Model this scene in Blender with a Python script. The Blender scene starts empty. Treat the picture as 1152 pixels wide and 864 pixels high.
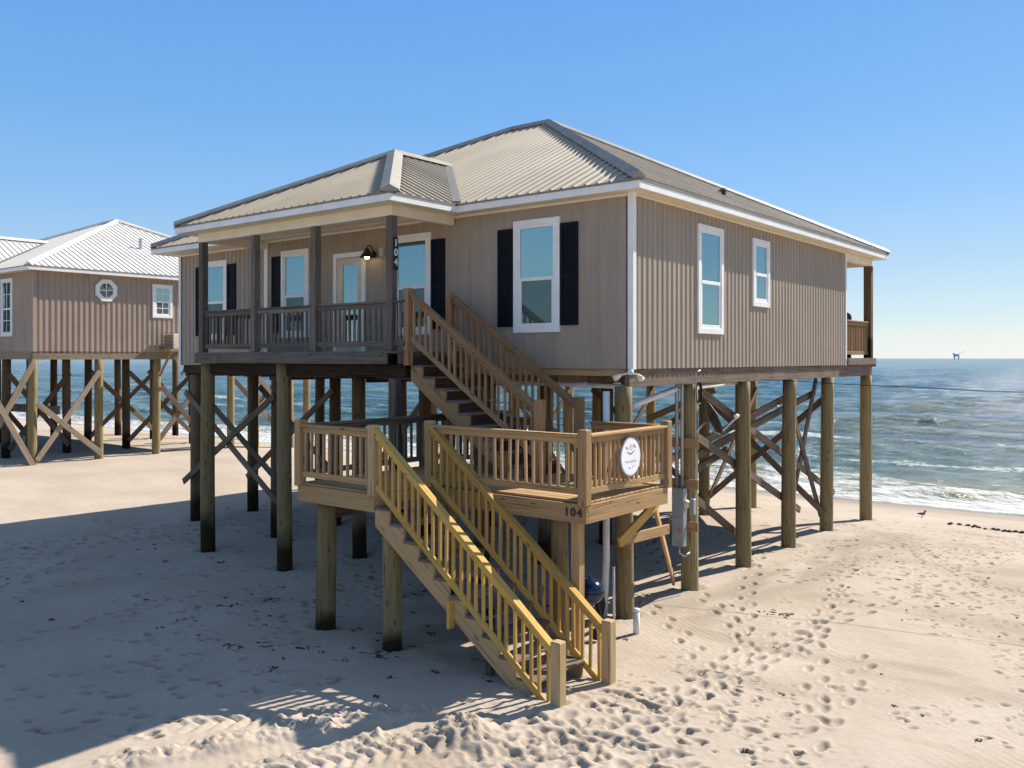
import bpy, bmesh, math, random
import numpy as np
from mathutils import Matrix, Vector
random.seed(7); rng = np.random.default_rng(7)
sc = bpy.context.scene
COL = sc.collection
R_ = math.radians

# ------------------------------------------------------------------ materials
def new_mat(name):
    m = bpy.data.materials.new(name); m.use_nodes = True
    nt = m.node_tree; nt.nodes.clear()
    out = nt.nodes.new('ShaderNodeOutputMaterial')
    b = nt.nodes.new('ShaderNodeBsdfPrincipled')
    nt.links.new(b.outputs[0], out.inputs[0])
    return m, nt, b, out
def N(nt, typ, **kw):
    n = nt.nodes.new('ShaderNode' + typ)
    for k, v in kw.items():
        if k.startswith('i_'):
            key = k[2:]
            key = int(key) if key.isdigit() else key.replace('_', ' ')
            n.inputs[key].default_value = v
        else: setattr(n, k, v)
    return n
def L(nt, a, b): nt.links.new(a, b)
def ramp(nt, fac, stops):
    r = nt.nodes.new('ShaderNodeValToRGB')
    el = r.color_ramp.elements
    while len(el) < len(stops): el.new(0.5)
    for e, (p, c) in zip(el, stops):
        e.position = p; e.color = (*c, 1) if len(c) == 3 else c
    if fac is not None: L(nt, fac, r.inputs[0])
    return r
def mixc(nt, fac, a, b, mode='MIX'):
    n = nt.nodes.new('ShaderNodeMix'); n.data_type = 'RGBA'; n.blend_type = mode
    for key, v in ((0, fac), (6, a), (7, b)):
        if hasattr(v, 'links'): L(nt, v, n.inputs[key])
        elif isinstance(v, (int, float)): n.inputs[key].default_value = v
        else: n.inputs[key].default_value = (*v, 1)
    return n.outputs[2]
def bump(nt, h, b, strength=.3, dist=.01, nrm=None):
    n = N(nt, 'Bump'); n.inputs['Strength'].default_value = strength; n.inputs['Distance'].default_value = dist
    L(nt, h, n.inputs['Height'])
    if nrm is not None: L(nt, nrm, n.inputs['Normal'])
    L(nt, n.outputs[0], b.inputs['Normal']); return n.outputs[0]

def wood(name, dark, light, grey=None, greyamt=.3, rough=.8, knots=True, streak=.5, vary=.35, stain=False):
    """timber; grain runs along the member's own X axis"""
    m, nt, b, _ = new_mat(name)
    tc = N(nt, 'TexCoord'); oi = N(nt, 'ObjectInfo')
    off = N(nt, 'VectorMath', operation='SCALE'); 
    cmb = N(nt, 'CombineXYZ'); L(nt, oi.outputs['Random'], cmb.inputs[0]); L(nt, oi.outputs['Random'], cmb.inputs[1])
    L(nt, cmb.outputs[0], off.inputs[0]); off.inputs['Scale'].default_value = 37.
    add = N(nt, 'VectorMath', operation='ADD'); L(nt, tc.outputs['Object'], add.inputs[0]); L(nt, off.outputs[0], add.inputs[1])
    mp = N(nt, 'Mapping'); mp.inputs['Scale'].default_value = (1.6, 30, 30); L(nt, add.outputs[0], mp.inputs[0])
    g = N(nt, 'TexNoise'); g.inputs['Scale'].default_value = 1.; g.inputs['Detail'].default_value = 6; g.inputs['Roughness'].default_value = .62
    g.inputs['Distortion'].default_value = .4
    L(nt, mp.outputs[0], g.inputs[0])
    c = ramp(nt, g.outputs['Fac'], [(.28, dark), (.7, light)])
    big = N(nt, 'TexNoise'); big.inputs['Scale'].default_value = 2.2; big.inputs['Detail'].default_value = 4
    L(nt, add.outputs[0], big.inputs[0])
    col = c.outputs[0]
    if grey:
        gr = ramp(nt, big.outputs['Fac'], [(.5 - greyamt, (1, 1, 1)), (1. - greyamt, (0, 0, 0))])
        mult = mixc(nt, streak, grey, c.outputs[0], 'MULTIPLY')
        gm = mixc(nt, .55, c.outputs[0], grey)
        col = mixc(nt, gr.outputs[0], col, gm)
    # fine dark checks
    mp2 = N(nt, 'Mapping'); mp2.inputs['Scale'].default_value = (1.1, 55, 55); L(nt, add.outputs[0], mp2.inputs[0])
    ck = N(nt, 'TexNoise'); ck.inputs['Scale'].default_value = 1.; ck.inputs['Detail'].default_value = 2; L(nt, mp2.outputs[0], ck.inputs[0])
    ckr = ramp(nt, ck.outputs['Fac'], [(.30, (.25, .25, .25)), (.40, (1, 1, 1))])
    col = mixc(nt, .8, col, ckr.outputs[0], 'MULTIPLY')
    if knots:
        kv = N(nt, 'TexVoronoi'); kmp = N(nt, 'Mapping'); kmp.inputs['Scale'].default_value = (2.2, 7, 7); L(nt, add.outputs[0], kmp.inputs[0]); L(nt, kmp.outputs[0], kv.inputs[0])
        kv.inputs['Scale'].default_value = 1.
        kr = ramp(nt, kv.outputs['Distance'], [(.08, (.35, .3, .25)), (.16, (1, 1, 1))])
        col = mixc(nt, .8, col, kr.outputs[0], 'MULTIPLY')
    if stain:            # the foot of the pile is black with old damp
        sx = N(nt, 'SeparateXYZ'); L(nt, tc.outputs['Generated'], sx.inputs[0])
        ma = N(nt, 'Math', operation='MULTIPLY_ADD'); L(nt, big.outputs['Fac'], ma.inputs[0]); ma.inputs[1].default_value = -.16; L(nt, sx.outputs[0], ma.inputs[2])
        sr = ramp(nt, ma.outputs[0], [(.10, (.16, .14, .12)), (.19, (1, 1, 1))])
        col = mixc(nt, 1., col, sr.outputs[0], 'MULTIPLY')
    # per-board brightness
    mr = N(nt, 'MapRange'); L(nt, oi.outputs['Random'], mr.inputs[0]); mr.inputs[3].default_value = 1 - vary; mr.inputs[4].default_value = 1 + vary * .45
    hv = N(nt, 'HueSaturation'); L(nt, mr.outputs[0], hv.inputs['Value']); L(nt, col, hv.inputs['Color'])
    L(nt, hv.outputs[0], b.inputs['Base Color'])
    b.inputs['Roughness'].default_value = rough
    b.inputs['Specular IOR Level'].default_value = .12
    bump(nt, g.outputs['Fac'], b, .5, .004)
    return m

def flat(name, col, rough=.6, metal=0., noise=.08, nscale=3., bumpamt=0., spec=.5):
    m, nt, b, _ = new_mat(name)
    tc = N(nt, 'TexCoord')
    n = N(nt, 'TexNoise'); n.inputs['Scale'].default_value = nscale; n.inputs['Detail'].default_value = 5; L(nt, tc.outputs['Object'], n.inputs[0])
    d = tuple(max(0, c * (1 - 2.2 * noise)) for c in col); l = tuple(min(1, c * (1 + noise)) for c in col)
    r = ramp(nt, n.outputs['Fac'], [(.3, d), (.65, l)])
    L(nt, r.outputs[0], b.inputs['Base Color'])
    b.inputs['Roughness'].default_value = rough; b.inputs['Metallic'].default_value = metal
    b.inputs['Specular IOR Level'].default_value = spec
    if bumpamt: bump(nt, n.outputs['Fac'], b, bumpamt, .01)
    return m

def siding_mat(name, col):
    m, nt, b, _ = new_mat(name)
    tc = N(nt, 'TexCoord')
    n = N(nt, 'TexNoise'); n.inputs['Scale'].default_value = .9; n.inputs['Detail'].default_value = 6; L(nt, tc.outputs['Object'], n.inputs[0])
    mp = N(nt, 'Mapping'); mp.inputs['Scale'].default_value = (9, 9, .35); L(nt, tc.outputs['Object'], mp.inputs[0])
    s = N(nt, 'TexNoise'); s.inputs['Scale'].default_value = 1.; s.inputs['Detail'].default_value = 4; L(nt, mp.outputs[0], s.inputs[0])
    r = ramp(nt, n.outputs['Fac'], [(.3, tuple(c * .93 for c in col)), (.7, tuple(c * 1.04 for c in col))])
    r2 = ramp(nt, s.outputs['Fac'], [(.3, (.87, .86, .85)), (.6, (1, 1, 1))])
    L(nt, mixc(nt, 1., r.outputs[0], r2.outputs[0], 'MULTIPLY'), b.inputs['Base Color'])
    b.inputs['Roughness'].default_value = .62; b.inputs['Specular IOR Level'].default_value = .3
    return m

M = {}
M['old'] = wood('weathered_timber', (.085, .055, .036), (.23, .165, .118), (.25, .21, .175), .25)
M['porch'] = wood('grey_porch_timber', (.085, .066, .052), (.215, .175, .145), (.225, .20, .175), .28)
M['brown'] = wood('brown_deck_timber', (.30, .155, .05), (.54, .335, .145), (.42, .295, .17), .06, vary=.24)
M['stairold'] = wood('brown_stair_timber', (.22, .10, .035), (.43, .24, .105), (.34, .235, .145), .08, vary=.25)
M['nbrace'] = wood('sun_bleached_timber', (.20, .14, .085), (.37, .285, .20), (.32, .27, .22), .2, vary=.25)
M['yellow'] = wood('new_yellow_pine', (.44, .225, .025), (.69, .42, .09), (.52, .34, .13), .05, vary=.2)
M['post'] = wood('pale_newel_timber', (.38, .235, .085), (.58, .395, .18), (.47, .36, .23), .10, vary=.12)
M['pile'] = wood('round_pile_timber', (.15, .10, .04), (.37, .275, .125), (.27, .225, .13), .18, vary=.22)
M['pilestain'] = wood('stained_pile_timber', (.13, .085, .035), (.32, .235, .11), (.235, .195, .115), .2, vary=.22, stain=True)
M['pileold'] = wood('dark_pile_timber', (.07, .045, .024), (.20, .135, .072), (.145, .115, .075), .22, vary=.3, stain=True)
M['shadewood'] = wood('shade_dark_timber', (.02, .014, .009), (.075, .05, .032), vary=.3)  # deep shade under the floors put into the timber colour
M['brace'] = wood('brace_timber', (.08, .05, .032), (.23, .16, .11), (.22, .175, .14), .22, vary=.3)
M['siding'] = siding_mat('taupe_siding', (.355, .288, .222))
M['nsiding'] = siding_mat('tan_siding', (.37, .285, .22))
M['white'] = flat('white_paint', (.80, .79, .76), .5, noise=.035)
M['cream'] = flat('cream_soffit', (.78, .70, .54), .6, noise=.03)
M['roof'] = flat('tan_metal_roof', (.41, .34, .25), .62, .0, noise=.07, nscale=.6, spec=.25)
M['nroof'] = flat('pale_metal_roof', (.66, .61, .54), .45, .0, noise=.04, nscale=1.2)
M['cap'] = flat('roof_cap_metal', (.31, .28, .24), .6, .0, noise=.08, spec=.25)
M['edge'] = flat('roof_edge_metal', (.22, .185, .15), .5, .1)
M['shutter'] = flat('navy_shutter', (.005, .008, .014), .6, noise=.1, spec=.12)
M['door'] = flat('cream_door', (.62, .52, .40), .45)
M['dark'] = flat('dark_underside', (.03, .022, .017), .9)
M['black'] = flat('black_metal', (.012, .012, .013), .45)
M['rubber'] = flat('black_rubber', (.010, .010, .010), .95, spec=.05)
M['galv'] = flat('galvanised_metal', (.42, .43, .42), .45, .5, noise=.1)
M['grey'] = flat('grey_enamel', (.30, .33, .33), .45, .1, noise=.08)
M['pvc'] = flat('white_pvc', (.70, .69, .66), .45, noise=.06)
M['blue'] = flat('navy_enamel', (.008, .018, .06), .15, .0, noise=.05)
M['blind'] = flat('window_blind', (.62, .68, .62), .7, noise=.04)
M['weed'] = flat('dry_seaweed', (.035, .025, .018), .95, noise=.2, nscale=30)
M['rig'] = flat('haze_pale_steel', (.66, .72, .80), .6)  # distance haze put into the steel's pale blue colour
M['gold'] = flat('brass', (.5, .33, .1), .3, .8)

def glass(name, tint, refl, rough=.02):
    m, nt, b, out = new_mat(name)
    gl = N(nt, 'BsdfGlossy'); gl.inputs['Roughness'].default_value = rough; gl.inputs['Color'].default_value = (.66, .85, .92, 1)
    tr = N(nt, 'BsdfTransparent'); tr.inputs['Color'].default_value = (*tint, 1)
    fr = N(nt, 'LayerWeight'); fr.inputs['Blend'].default_value = .35
    mr = N(nt, 'MapRange'); L(nt, fr.outputs['Fresnel'], mr.inputs[0]); mr.inputs[3].default_value = refl; mr.inputs[4].default_value = .85
    tcg = N(nt, 'TexCoord'); nz = N(nt, 'TexNoise'); nz.inputs['Scale'].default_value = 1.3; nz.inputs['Detail'].default_value = 1
    L(nt, tcg.outputs['Object'], nz.inputs[0])
    bp = N(nt, 'Bump'); bp.inputs['Strength'].default_value = .25; bp.inputs['Distance'].default_value = .012; L(nt, nz.outputs['Fac'], bp.inputs['Height'])
    L(nt, bp.outputs[0], gl.inputs['Normal'])
    mx = N(nt, 'MixShader'); L(nt, mr.outputs[0], mx.inputs[0]); L(nt, tr.outputs[0], mx.inputs[1]); L(nt, gl.outputs[0], mx.inputs[2])
    L(nt, mx.outputs[0], out.inputs[0]); nt.nodes.remove(b)
    return m
M['glass'] = glass('window_glass', (.85, .93, .90), .20)

m_, nt_, b_, out_ = new_mat('insect_mesh'); t_ = N(nt_, 'BsdfTransparent'); x_ = N(nt_, 'MixShader'); x_.inputs[0].default_value = .30
b_.inputs['Base Color'].default_value = (.11, .13, .115, 1); b_.inputs['Roughness'].default_value = .9; b_.inputs['Specular IOR Level'].default_value = .1
L(nt_, t_.outputs[0], x_.inputs[1]); L(nt_, b_.outputs[0], x_.inputs[2]); L(nt_, x_.outputs[0], out_.inputs[0]); M['screen'] = m_
# ------------------------------------------------------------------ object helpers
WM = {}
def link(o, parent, W):
    COL.objects.link(o)
    if parent is not None:
        o.parent = parent; o.matrix_parent_inverse = WM[parent.name].inverted()
    o.matrix_basis = W; WM[o.name] = W.copy(); return o
def tag(o, label=None, cat=None, group=None, kind=None):
    for k, v in (('label', label), ('category', cat), ('group', group), ('kind', kind)):
        if v: o[k] = v
    return o
def thing(name, loc, label, cat, group=None):
    o = bpy.data.objects.new(name, None); o.empty_display_size = .2
    link(o, None, Matrix.Translation(loc)); return tag(o, label, cat, group)

class MB:
    def __init__(s): s.v = []; s.f = []
    def add(s, vs, fs):
        n = len(s.v); s.v += [tuple(v) for v in vs]; s.f += [tuple(i + n for i in f) for f in fs]; return s
    def box(s, x0, x1, y0, y1, z0, z1):
        x0, x1 = min(x0, x1), max(x0, x1); y0, y1 = min(y0, y1), max(y0, y1); z0, z1 = min(z0, z1), max(z0, z1)
        return s.add([(x0, y0, z0), (x1, y0, z0), (x1, y1, z0), (x0, y1, z0), (x0, y0, z1), (x1, y0, z1), (x1, y1, z1), (x0, y1, z1)],
                     [(0, 3, 2, 1), (4, 5, 6, 7), (0, 1, 5, 4), (1, 2, 6, 5), (2, 3, 7, 6), (3, 0, 4, 7)])
    def bar(s, p0, p1, w, h, up=(0, 0, 1)):
        p0 = Vector(p0); p1 = Vector(p1); d = (p1 - p0).normalized(); u = Vector(up)
        if abs(d.dot(u)) > .98: u = Vector((0, 1, 0))
        a = d.cross(u).normalized() * (w / 2); b = a.cross(d).normalized() * (h / 2)
        vs = [p + sa * a + sb * b for p in (p0, p1) for sa, sb in ((-1, -1), (1, -1), (1, 1), (-1, 1))]
        return s.add(vs, [(3, 2, 1, 0), (4, 5, 6, 7), (0, 1, 5, 4), (1, 2, 6, 5), (2, 3, 7, 6), (3, 0, 4, 7)])
    def tube(s, pts, r, n=10, cap=True):
        pts = [Vector(p) for p in pts]; k = len(pts); rs = r if isinstance(r, (list, tuple)) else [r] * k
        vs = []; prev = None
        for i, p in enumerate(pts):
            d = (pts[min(i + 1, k - 1)] - pts[max(i - 1, 0)]).normalized()
            if prev is None:
                u = Vector((0, 0, 1)) if abs(d.z) < .9 else Vector((1, 0, 0))
                a = d.cross(u).normalized()
            else: a = (prev - d * prev.dot(d)).normalized()
            prev = a; b = d.cross(a)
            vs += [p + (a * math.cos(2 * math.pi * j / n) + b * math.sin(2 * math.pi * j / n)) * rs[i] for j in range(n)]
        fs = [(i * n + j, i * n + (j + 1) % n, (i + 1) * n + (j + 1) % n, (i + 1) * n + j) for i in range(k - 1) for j in range(n)]
        if cap: fs += [tuple(range(n - 1, -1, -1)), tuple(range((k - 1) * n, k * n))]
        return s.add(vs, fs)
    def prism(s, poly, y0, y1):
        """polygon in (x,z), extruded along y"""
        n = len(poly); vs = [(x, y0, z) for x, z in poly] + [(x, y1, z) for x, z in poly]
        return s.add(vs, [tuple(range(n)), tuple(range(2 * n - 1, n - 1, -1))] + [(i, i + n, (i + 1) % n + n, (i + 1) % n) for i in range(n)])
    def sphere(s, c, r, n=16, m=10, sz=(1, 1, 1), a0=0., a1=math.pi):
        vs = []; fs = []
        for i in range(m + 1):
            t = a0 + (a1 - a0) * i / m
            for j in range(n):
                p = 2 * math.pi * j / n
                vs.append((c[0] + r * sz[0] * math.sin(t) * math.cos(p), c[1] + r * sz[1] * math.sin(t) * math.sin(p), c[2] + r * sz[2] * math.cos(t)))
        for i in range(m):
            for j in range(n): fs.append((i * n + j, (i + 1) * n + j, (i + 1) * n + (j + 1) % n, i * n + (j + 1) % n))
        return s.add(vs, fs)
    def build(s, name, mat, parent=None, smooth=False, bev=0.):
        v = np.array(s.v, float); c = (v.min(0) + v.max(0)) / 2
        me = bpy.data.meshes.new(name); me.from_pydata((v - c).tolist(), [], s.f); me.update()
        bm = bmesh.new(); bm.from_mesh(me); bmesh.ops.recalc_face_normals(bm, faces=bm.faces)
        if bev: bmesh.ops.bevel(bm, geom=bm.edges[:], offset=bev, segments=1, affect='EDGES')
        bm.to_mesh(me); bm.free()
        if smooth:
            for p in me.polygons: p.use_smooth = True
        me.materials.append(mat)
        o = bpy.data.objects.new(name, me); return link(o, parent, Matrix.Translation(c))

_bc = {}
def beam(name, p0, p1, w, h, mat, parent, up=(0, 0, 1), bev=.006):
    """timber as an object of its own, mesh along its own X axis; w is across, h along 'up'"""
    p0 = Vector(p0); p1 = Vector(p1); d = p1 - p0; ln = d.length; d.normalize(); u = Vector(up)
    if abs(d.dot(u)) > .98: u = Vector((0, 1, 0))
    y = u.cross(d).normalized(); z = d.cross(y)
    key = (round(ln, 3), w, h, mat.name, bev)
    me = _bc.get(key)
    if me is None:
        me = bpy.data.meshes.new(name); bm = bmesh.new()
        bmesh.ops.create_cube(bm, size=1., matrix=Matrix.Diagonal((ln, w, h, 1)))
        if bev: bmesh.ops.bevel(bm, geom=bm.edges[:], offset=min(bev, w * .2, h * .2), segments=1, affect='EDGES')
        bm.to_mesh(me); bm.free(); me.materials.append(mat); _bc[key] = me
    W = Matrix((( d.x, y.x, z.x, (p0.x + p1.x) / 2), (d.y, y.y, z.y, (p0.y + p1.y) / 2), (d.z, y.z, z.z, (p0.z + p1.z) / 2), (0, 0, 0, 1)))
    return link(bpy.data.objects.new(name, me), parent, W)
_pc = {}
def pile(name, x, y, z0, z1, r, mat, parent):
    ln = z1 - z0; var = random.randrange(4); key = (round(ln, 2), r, mat.name, var)
    me = _pc.get(key)
    if me is None:
        n, k = 18, 12; vs = []; ph = [random.random() * 6.3 for _ in range(6)]
        for i in range(k + 1):
            t = i / k
            for j in range(n):
                a = 2 * math.pi * j / n
                rr = r * (1.04 - .07 * t + .018 * math.sin(2 * a + ph[0] + t * 2) + .012 * math.sin(5 * a + ph[1]) + .012 * math.sin(7 * t + ph[2] + a))
                ox = .01 * math.sin(2.3 * t + ph[3]); oy = .01 * math.sin(2.9 * t + ph[4])
                vs.append(((t - .5) * ln, rr * math.cos(a) + ox, rr * math.sin(a) + oy))
        fs = [(i * n + j, (i + 1) * n + j, (i + 1) * n + (j + 1) % n, i * n + (j + 1) % n) for i in range(k) for j in range(n)]
        fs += [tuple(range(n)), tuple(range((k + 1) * n - 1, k * n - 1, -1))]
        me = bpy.data.meshes.new(name); me.from_pydata(vs, [], fs); me.update()
        bm = bmesh.new(); bm.from_mesh(me); bmesh.ops.recalc_face_normals(bm, faces=bm.faces); bm.to_mesh(me); bm.free()
        for p in me.polygons: p.use_smooth = len(p.vertices) == 4
        me.materials.append(mat); _pc[key] = me
    W = Matrix(((0, 1, 0, x), (0, 0, 1, y), (1, 0, 0, (z0 + z1) / 2), (0, 0, 0, 1))) @ Matrix.Rotation(random.gauss(0, .005), 4, 'Y') @ Matrix.Rotation(random.gauss(0, .005), 4, 'Z')
    return link(bpy.data.objects.new(name, me), parent, W)

# ------------------------------------------------------------------ noise + ground height
def vnoise(x, y, seed=0):
    xi = np.floor(x).astype(np.int64); yi = np.floor(y).astype(np.int64); fx = x - xi; fy = y - yi
    fx = fx * fx * (3 - 2 * fx); fy = fy * fy * (3 - 2 * fy)
    def h(a, b):
        n = (a * 374761393 + b * 668265263 + seed * 1442695041) & 0x7fffffff
        n = ((n ^ (n >> 13)) * 1274126177) & 0x7fffffff
        n = n ^ (n >> 16)
        return (n & 0xffff) / 65535.
    return (h(xi, yi) * (1 - fx) + h(xi + 1, yi) * fx) * (1 - fy) + (h(xi, yi + 1) * (1 - fx) + h(xi + 1, yi + 1) * fx) * fy
def fbm(x, y, o=4, seed=0):
    s = 0; a = .5; t = 0
    for i in range(o):
        s = s + a * vnoise(x * 2 ** i, y * 2 ** i, seed + i * 17); t += a; a *= .5
    return s / t
def sstep(a, b, x):
    t = np.clip((x - a) / (b - a), 0, 1); return t * t * (3 - 2 * t)
SEA = -.9
def ground0(x, y):
    x = np.asarray(x, float); y = np.asarray(y, float)
    z = .40 * sstep(-14, -24, x)
    # the shore: falling away from the houses to the sea
    yy = np.clip(y - 8.5, 0, None)
    z = z - .9 * (yy / 11.5) ** 1.25 * np.where(yy < 11.5, 1, 1) - .4 * sstep(-14, -24, x) * sstep(12, 20, y)
    z = np.maximum(z, -3.5)
    z = z + .10 * sstep(-2.6, -4.2, y) * sstep(-9, -3, x) * sstep(3, 0, x)
    z = z + .10 * (fbm(x * .22 + 5, y * .22, 3, 3) - .5) * (1 - sstep(13, 18, y))
    return z
def gz(x, y): return float(ground0(x, y))

# ------------------------------------------------------------------ HOUSE
H = thing('beach_house', (-6.8, 5.5, 0), 'taupe raised beach house on round timber piles with navy shutters and a front porch', 'house')
Z0, Z1 = 3.90, 6.71
def siding(name, p0, p1, z0, z1, mat, parent, d=.018, per=.165, gw=1.):
    """ribbed vertical siding from p0 to p1 (xy), the outer side on the right of p0->p1"""
    p0 = Vector((*p0, 0)); p1 = Vector((*p1, 0)); u = (p1 - p0); ln = u.length; u.normalize(); n = Vector((u.y, -u.x, 0))
    prof = []; s = 0.
    while s < ln:
        for a, o in ((0, 0), (.165 - .077 * gw, 0), (.165 - .057 * gw, -d), (.165 - .02 * gw, -d)):
            if s + a < ln: prof.append((s + a, o))
        s += per
    prof.append((ln, 0))
    vs = []; fs = []
    for a, o in prof:
        q = p0 + u * a + n * o; vs += [(q.x, q.y, z0), (q.x, q.y, z1)]
    k = len(prof)
    fs = [(2 * i, 2 * i + 2, 2 * i + 3, 2 * i + 1) for i in range(k - 1)]
    b0 = p0 - n * .12; b1 = p1 - n * .12; m = len(vs)
    vs += [(b0.x, b0.y, z0), (b0.x, b0.y, z1), (b1.x, b1.y, z0), (b1.x, b1.y, z1)]
    fs += [(m + 2, m, m + 1, m + 3), (m, 0, 1, m + 1), (2 * k - 2, m + 2, m + 3, 2 * k - 1)]
    fs += [tuple([2 * i for i in range(k)][::-1] + [m, m + 2]), tuple([2 * i + 1 for i in range(k)] + [m + 3, m + 1])]
    return MB().add(vs, fs).build(name, mat, parent)
XL = -13.55     # left corner of the wing
YR = 10.12      # back wall
siding('wall', (-9.52, 0), (0, 0), Z0, Z1, M['siding'], H, d=.007, gw=.4)
siding('wall', (0, 0), (0, YR), Z0, Z1, M['siding'], H)
siding('wall', (XL, .3), (-9.52, .3), Z0, Z1, M['siding'], H, d=.012, gw=.4)
siding('wall', (XL, YR), (XL, .3), Z0, Z1, M['siding'], H)
siding('wall', (0, YR), (XL, YR), Z0, Z1, M['siding'], H)
def vtrim(x0, x1, y0, y1, z0=Z0 - .01, z1=Z1 - .01): MB().box(x0, x1, y0, y1, z0, z1).build('corner_trim', M['white'], H, bev=.004)
vtrim(-.085, .018, -.018, .085)
vtrim(-9.56, -9.44, -.016, .08)
vtrim(XL - .016, XL + .08, .284, .38)
vtrim(-.06, .016, YR - .06, YR + .016)
# floor: rim beams, joists, underside
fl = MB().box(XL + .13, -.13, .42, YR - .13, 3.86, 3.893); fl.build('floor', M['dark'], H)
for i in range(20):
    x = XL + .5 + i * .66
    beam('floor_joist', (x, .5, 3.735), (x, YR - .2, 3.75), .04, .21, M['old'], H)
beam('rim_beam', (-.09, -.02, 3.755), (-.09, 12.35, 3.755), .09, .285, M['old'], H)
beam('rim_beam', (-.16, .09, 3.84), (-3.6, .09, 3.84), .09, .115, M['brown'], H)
beam('rim_beam', (-9.6, .40, 3.80), (XL + .1, .40, 3.80), .09, .19, M['shadewood'], H)
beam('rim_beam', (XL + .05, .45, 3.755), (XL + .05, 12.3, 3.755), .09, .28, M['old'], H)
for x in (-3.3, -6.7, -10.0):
    beam('girder', (x, .5, 3.66), (x, 12.2, 3.66), .14, .20, M['shadewood'], H)

# windows / doors on a wall plane: org on the wall, u along it, n outward
def wbox(mb, org, u, n, u0, u1, n0, n1, z0, z1):
    o = Vector(org); u = Vector(u); n = Vector(n)
    vs = [o + u * a + n * b + Vector((0, 0, c)) for c in (z0, z1) for a, b in ((u0, n0), (u1, n0), (u1, n1), (u0, n1))]
    mb.add(vs, [(0, 3, 2, 1), (4, 5, 6, 7), (0, 1, 5, 4), (1, 2, 6, 5), (2, 3, 7, 6), (3, 0, 4, 7)])
def window(parent, org, u, n, w, z0, z1, t=.10, mid=.47, sash=.045, blind=True, muntin=False, screen=True):
    f = MB()
    wbox(f, org, u, n, 0, t, -.02, .035, z0, z1); wbox(f, org, u, n, w - t, w, -.02, .035, z0, z1)
    wbox(f, org, u, n, t, w - t, -.02, .034, z1 - t, z1); wbox(f, org, u, n, t, w - t, -.02, .034, z0, z0 + t)
    a0, a1, b0, b1 = t, w - t, z0 + t, z1 - t
    zm = b0 + (b1 - b0) * mid
    fo = f.build('window', M['white'], parent, bev=.003)
    s = MB()
    wbox(s, org, u, n, a0, a0 + sash, -.02, .024, b0, b1); wbox(s, org, u, n, a1 - sash, a1, -.02, .024, b0, b1)
    wbox(s, org, u, n, a0 + sash, a1 - sash, -.02, .0235, b0, b0 + sash * 1.3); wbox(s, org, u, n, a0 + sash, a1 - sash, -.02, .0235, b1 - sash, b1)
    wbox(s, org, u, n, a0 + sash, a1 - sash, -.02, .029, zm - .03, zm + .03)
    # lower sash stands a little deeper than the upper one
    wbox(s, org, u, n, a0 + sash, a0 + sash + .03, -.02, .018, b0 + sash * 1.3, zm - .03); wbox(s, org, u, n, a1 - sash - .03, a1 - sash, -.02, .018, b0 + sash * 1.3, zm - .03)
    if muntin:
        wbox(s, org, u, n, (a0 + a1) / 2 - .012, (a0 + a1) / 2 + .012, -.02, .02, b0 + sash, b1 - sash)
        for q in (.25, .75): wbox(s, org, u, n, a0 + sash, a1 - sash, -.02, .019, b0 + (b1 - b0) * q - .012, b0 + (b1 - b0) * q + .012)
    s.build('sash', M['white'], fo, bev=.002)
    g = MB(); wbox(g, org, u, n, a0 + sash, a1 - sash, .006, .010, b0 + sash, b1 - sash); g.build('pane', M['glass'], fo)
    if screen:
        sc_ = MB(); wbox(sc_, org, u, n, a0 + sash + .03, a1 - sash - .03, .0125, .0135, b0 + sash * 1.3, zm - .03); sc_.build('insect_screen', M['screen'], fo)
    bl = MB(); z = b0 + sash; o = Vector(org); uu = Vector(u); nn = Vector(n)
    while z < b1 - sash:
        p = [o + uu * (a0 + .03) + nn * .0035 + Vector((0, 0, z)), o + uu * (a1 - .03) + nn * .0035 + Vector((0, 0, z)),
             o + uu * (a1 - .03) + nn * .001 + Vector((0, 0, z + .042)), o + uu * (a0 + .03) + nn * .001 + Vector((0, 0, z + .042))]
        bl.add(p, [(0, 1, 2, 3)]); z += .04
    bl.build('blind', M['blind'], fo)
    return fo
def shutter(org, u, n, w, z0, z1):
    f = MB(); t = .05
    wbox(f, org, u, n, 0, t, .002, .035, z0, z1); wbox(f, org, u, n, w - t, w, .002, .035, z0, z1)
    zm = z0 + (z1 - z0) * .48
    for a, b in ((z0, z0 + .07), (zm - .04, zm + .04), (z1 - .07, z1)): wbox(f, org, u, n, t, w - t, .002, .034, a, b)
    wbox(f, org, u, n, t, w - t, .002, .016, z0 + .07, zm - .04); wbox(f, org, u, n, t, w - t, .002, .016, zm + .04, z1 - .07)
    z = z0 + .09
    while z < z1 - .1:
        if abs(z - zm) > .07: wbox(f, org, u, n, t, w - t, .012, .026, z, z + .022)
        z += .05
    f.build('shutter', M['shutter'], H, bev=.002)
FX, FN = (1, 0, 0), (0, -1, 0)
RX, RN = (0, 1, 0), (1, 0, 0)
window(H, (-2.39, 0, 0), FX, FN, .99, 4.51, 6.45)
shutter((-2.745, 0, 0), FX, FN, .34, 4.62, 6.33); shutter((-1.385, 0, 0), FX, FN, .35, 4.62, 6.33)
window(H, (-5.42, 0, 0), FX, FN, 1.04, 4.51, 6.45)
shutter((-4.37, 0, 0), FX, FN, .34, 4.62, 6.30)
window(H, (-8.93, 0, 0), FX, FN, .95, 4.51, 6.42)
shutter((-9.27, 0, 0), FX, FN, .32, 4.62, 6.32)
window(H, (-12.42, .3, 0), FX, FN, .98, 4.51, 6.44)
shutter((-11.43, .3, 0), FX, FN, .34, 4.62, 6.33); shutter((-12.77, .3, 0), FX, FN, .34, 4.62, 6.33)
window(H, (0, 2.19, 0), RX, RN, 1.02, 4.51, 6.46, screen=False)
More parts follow.
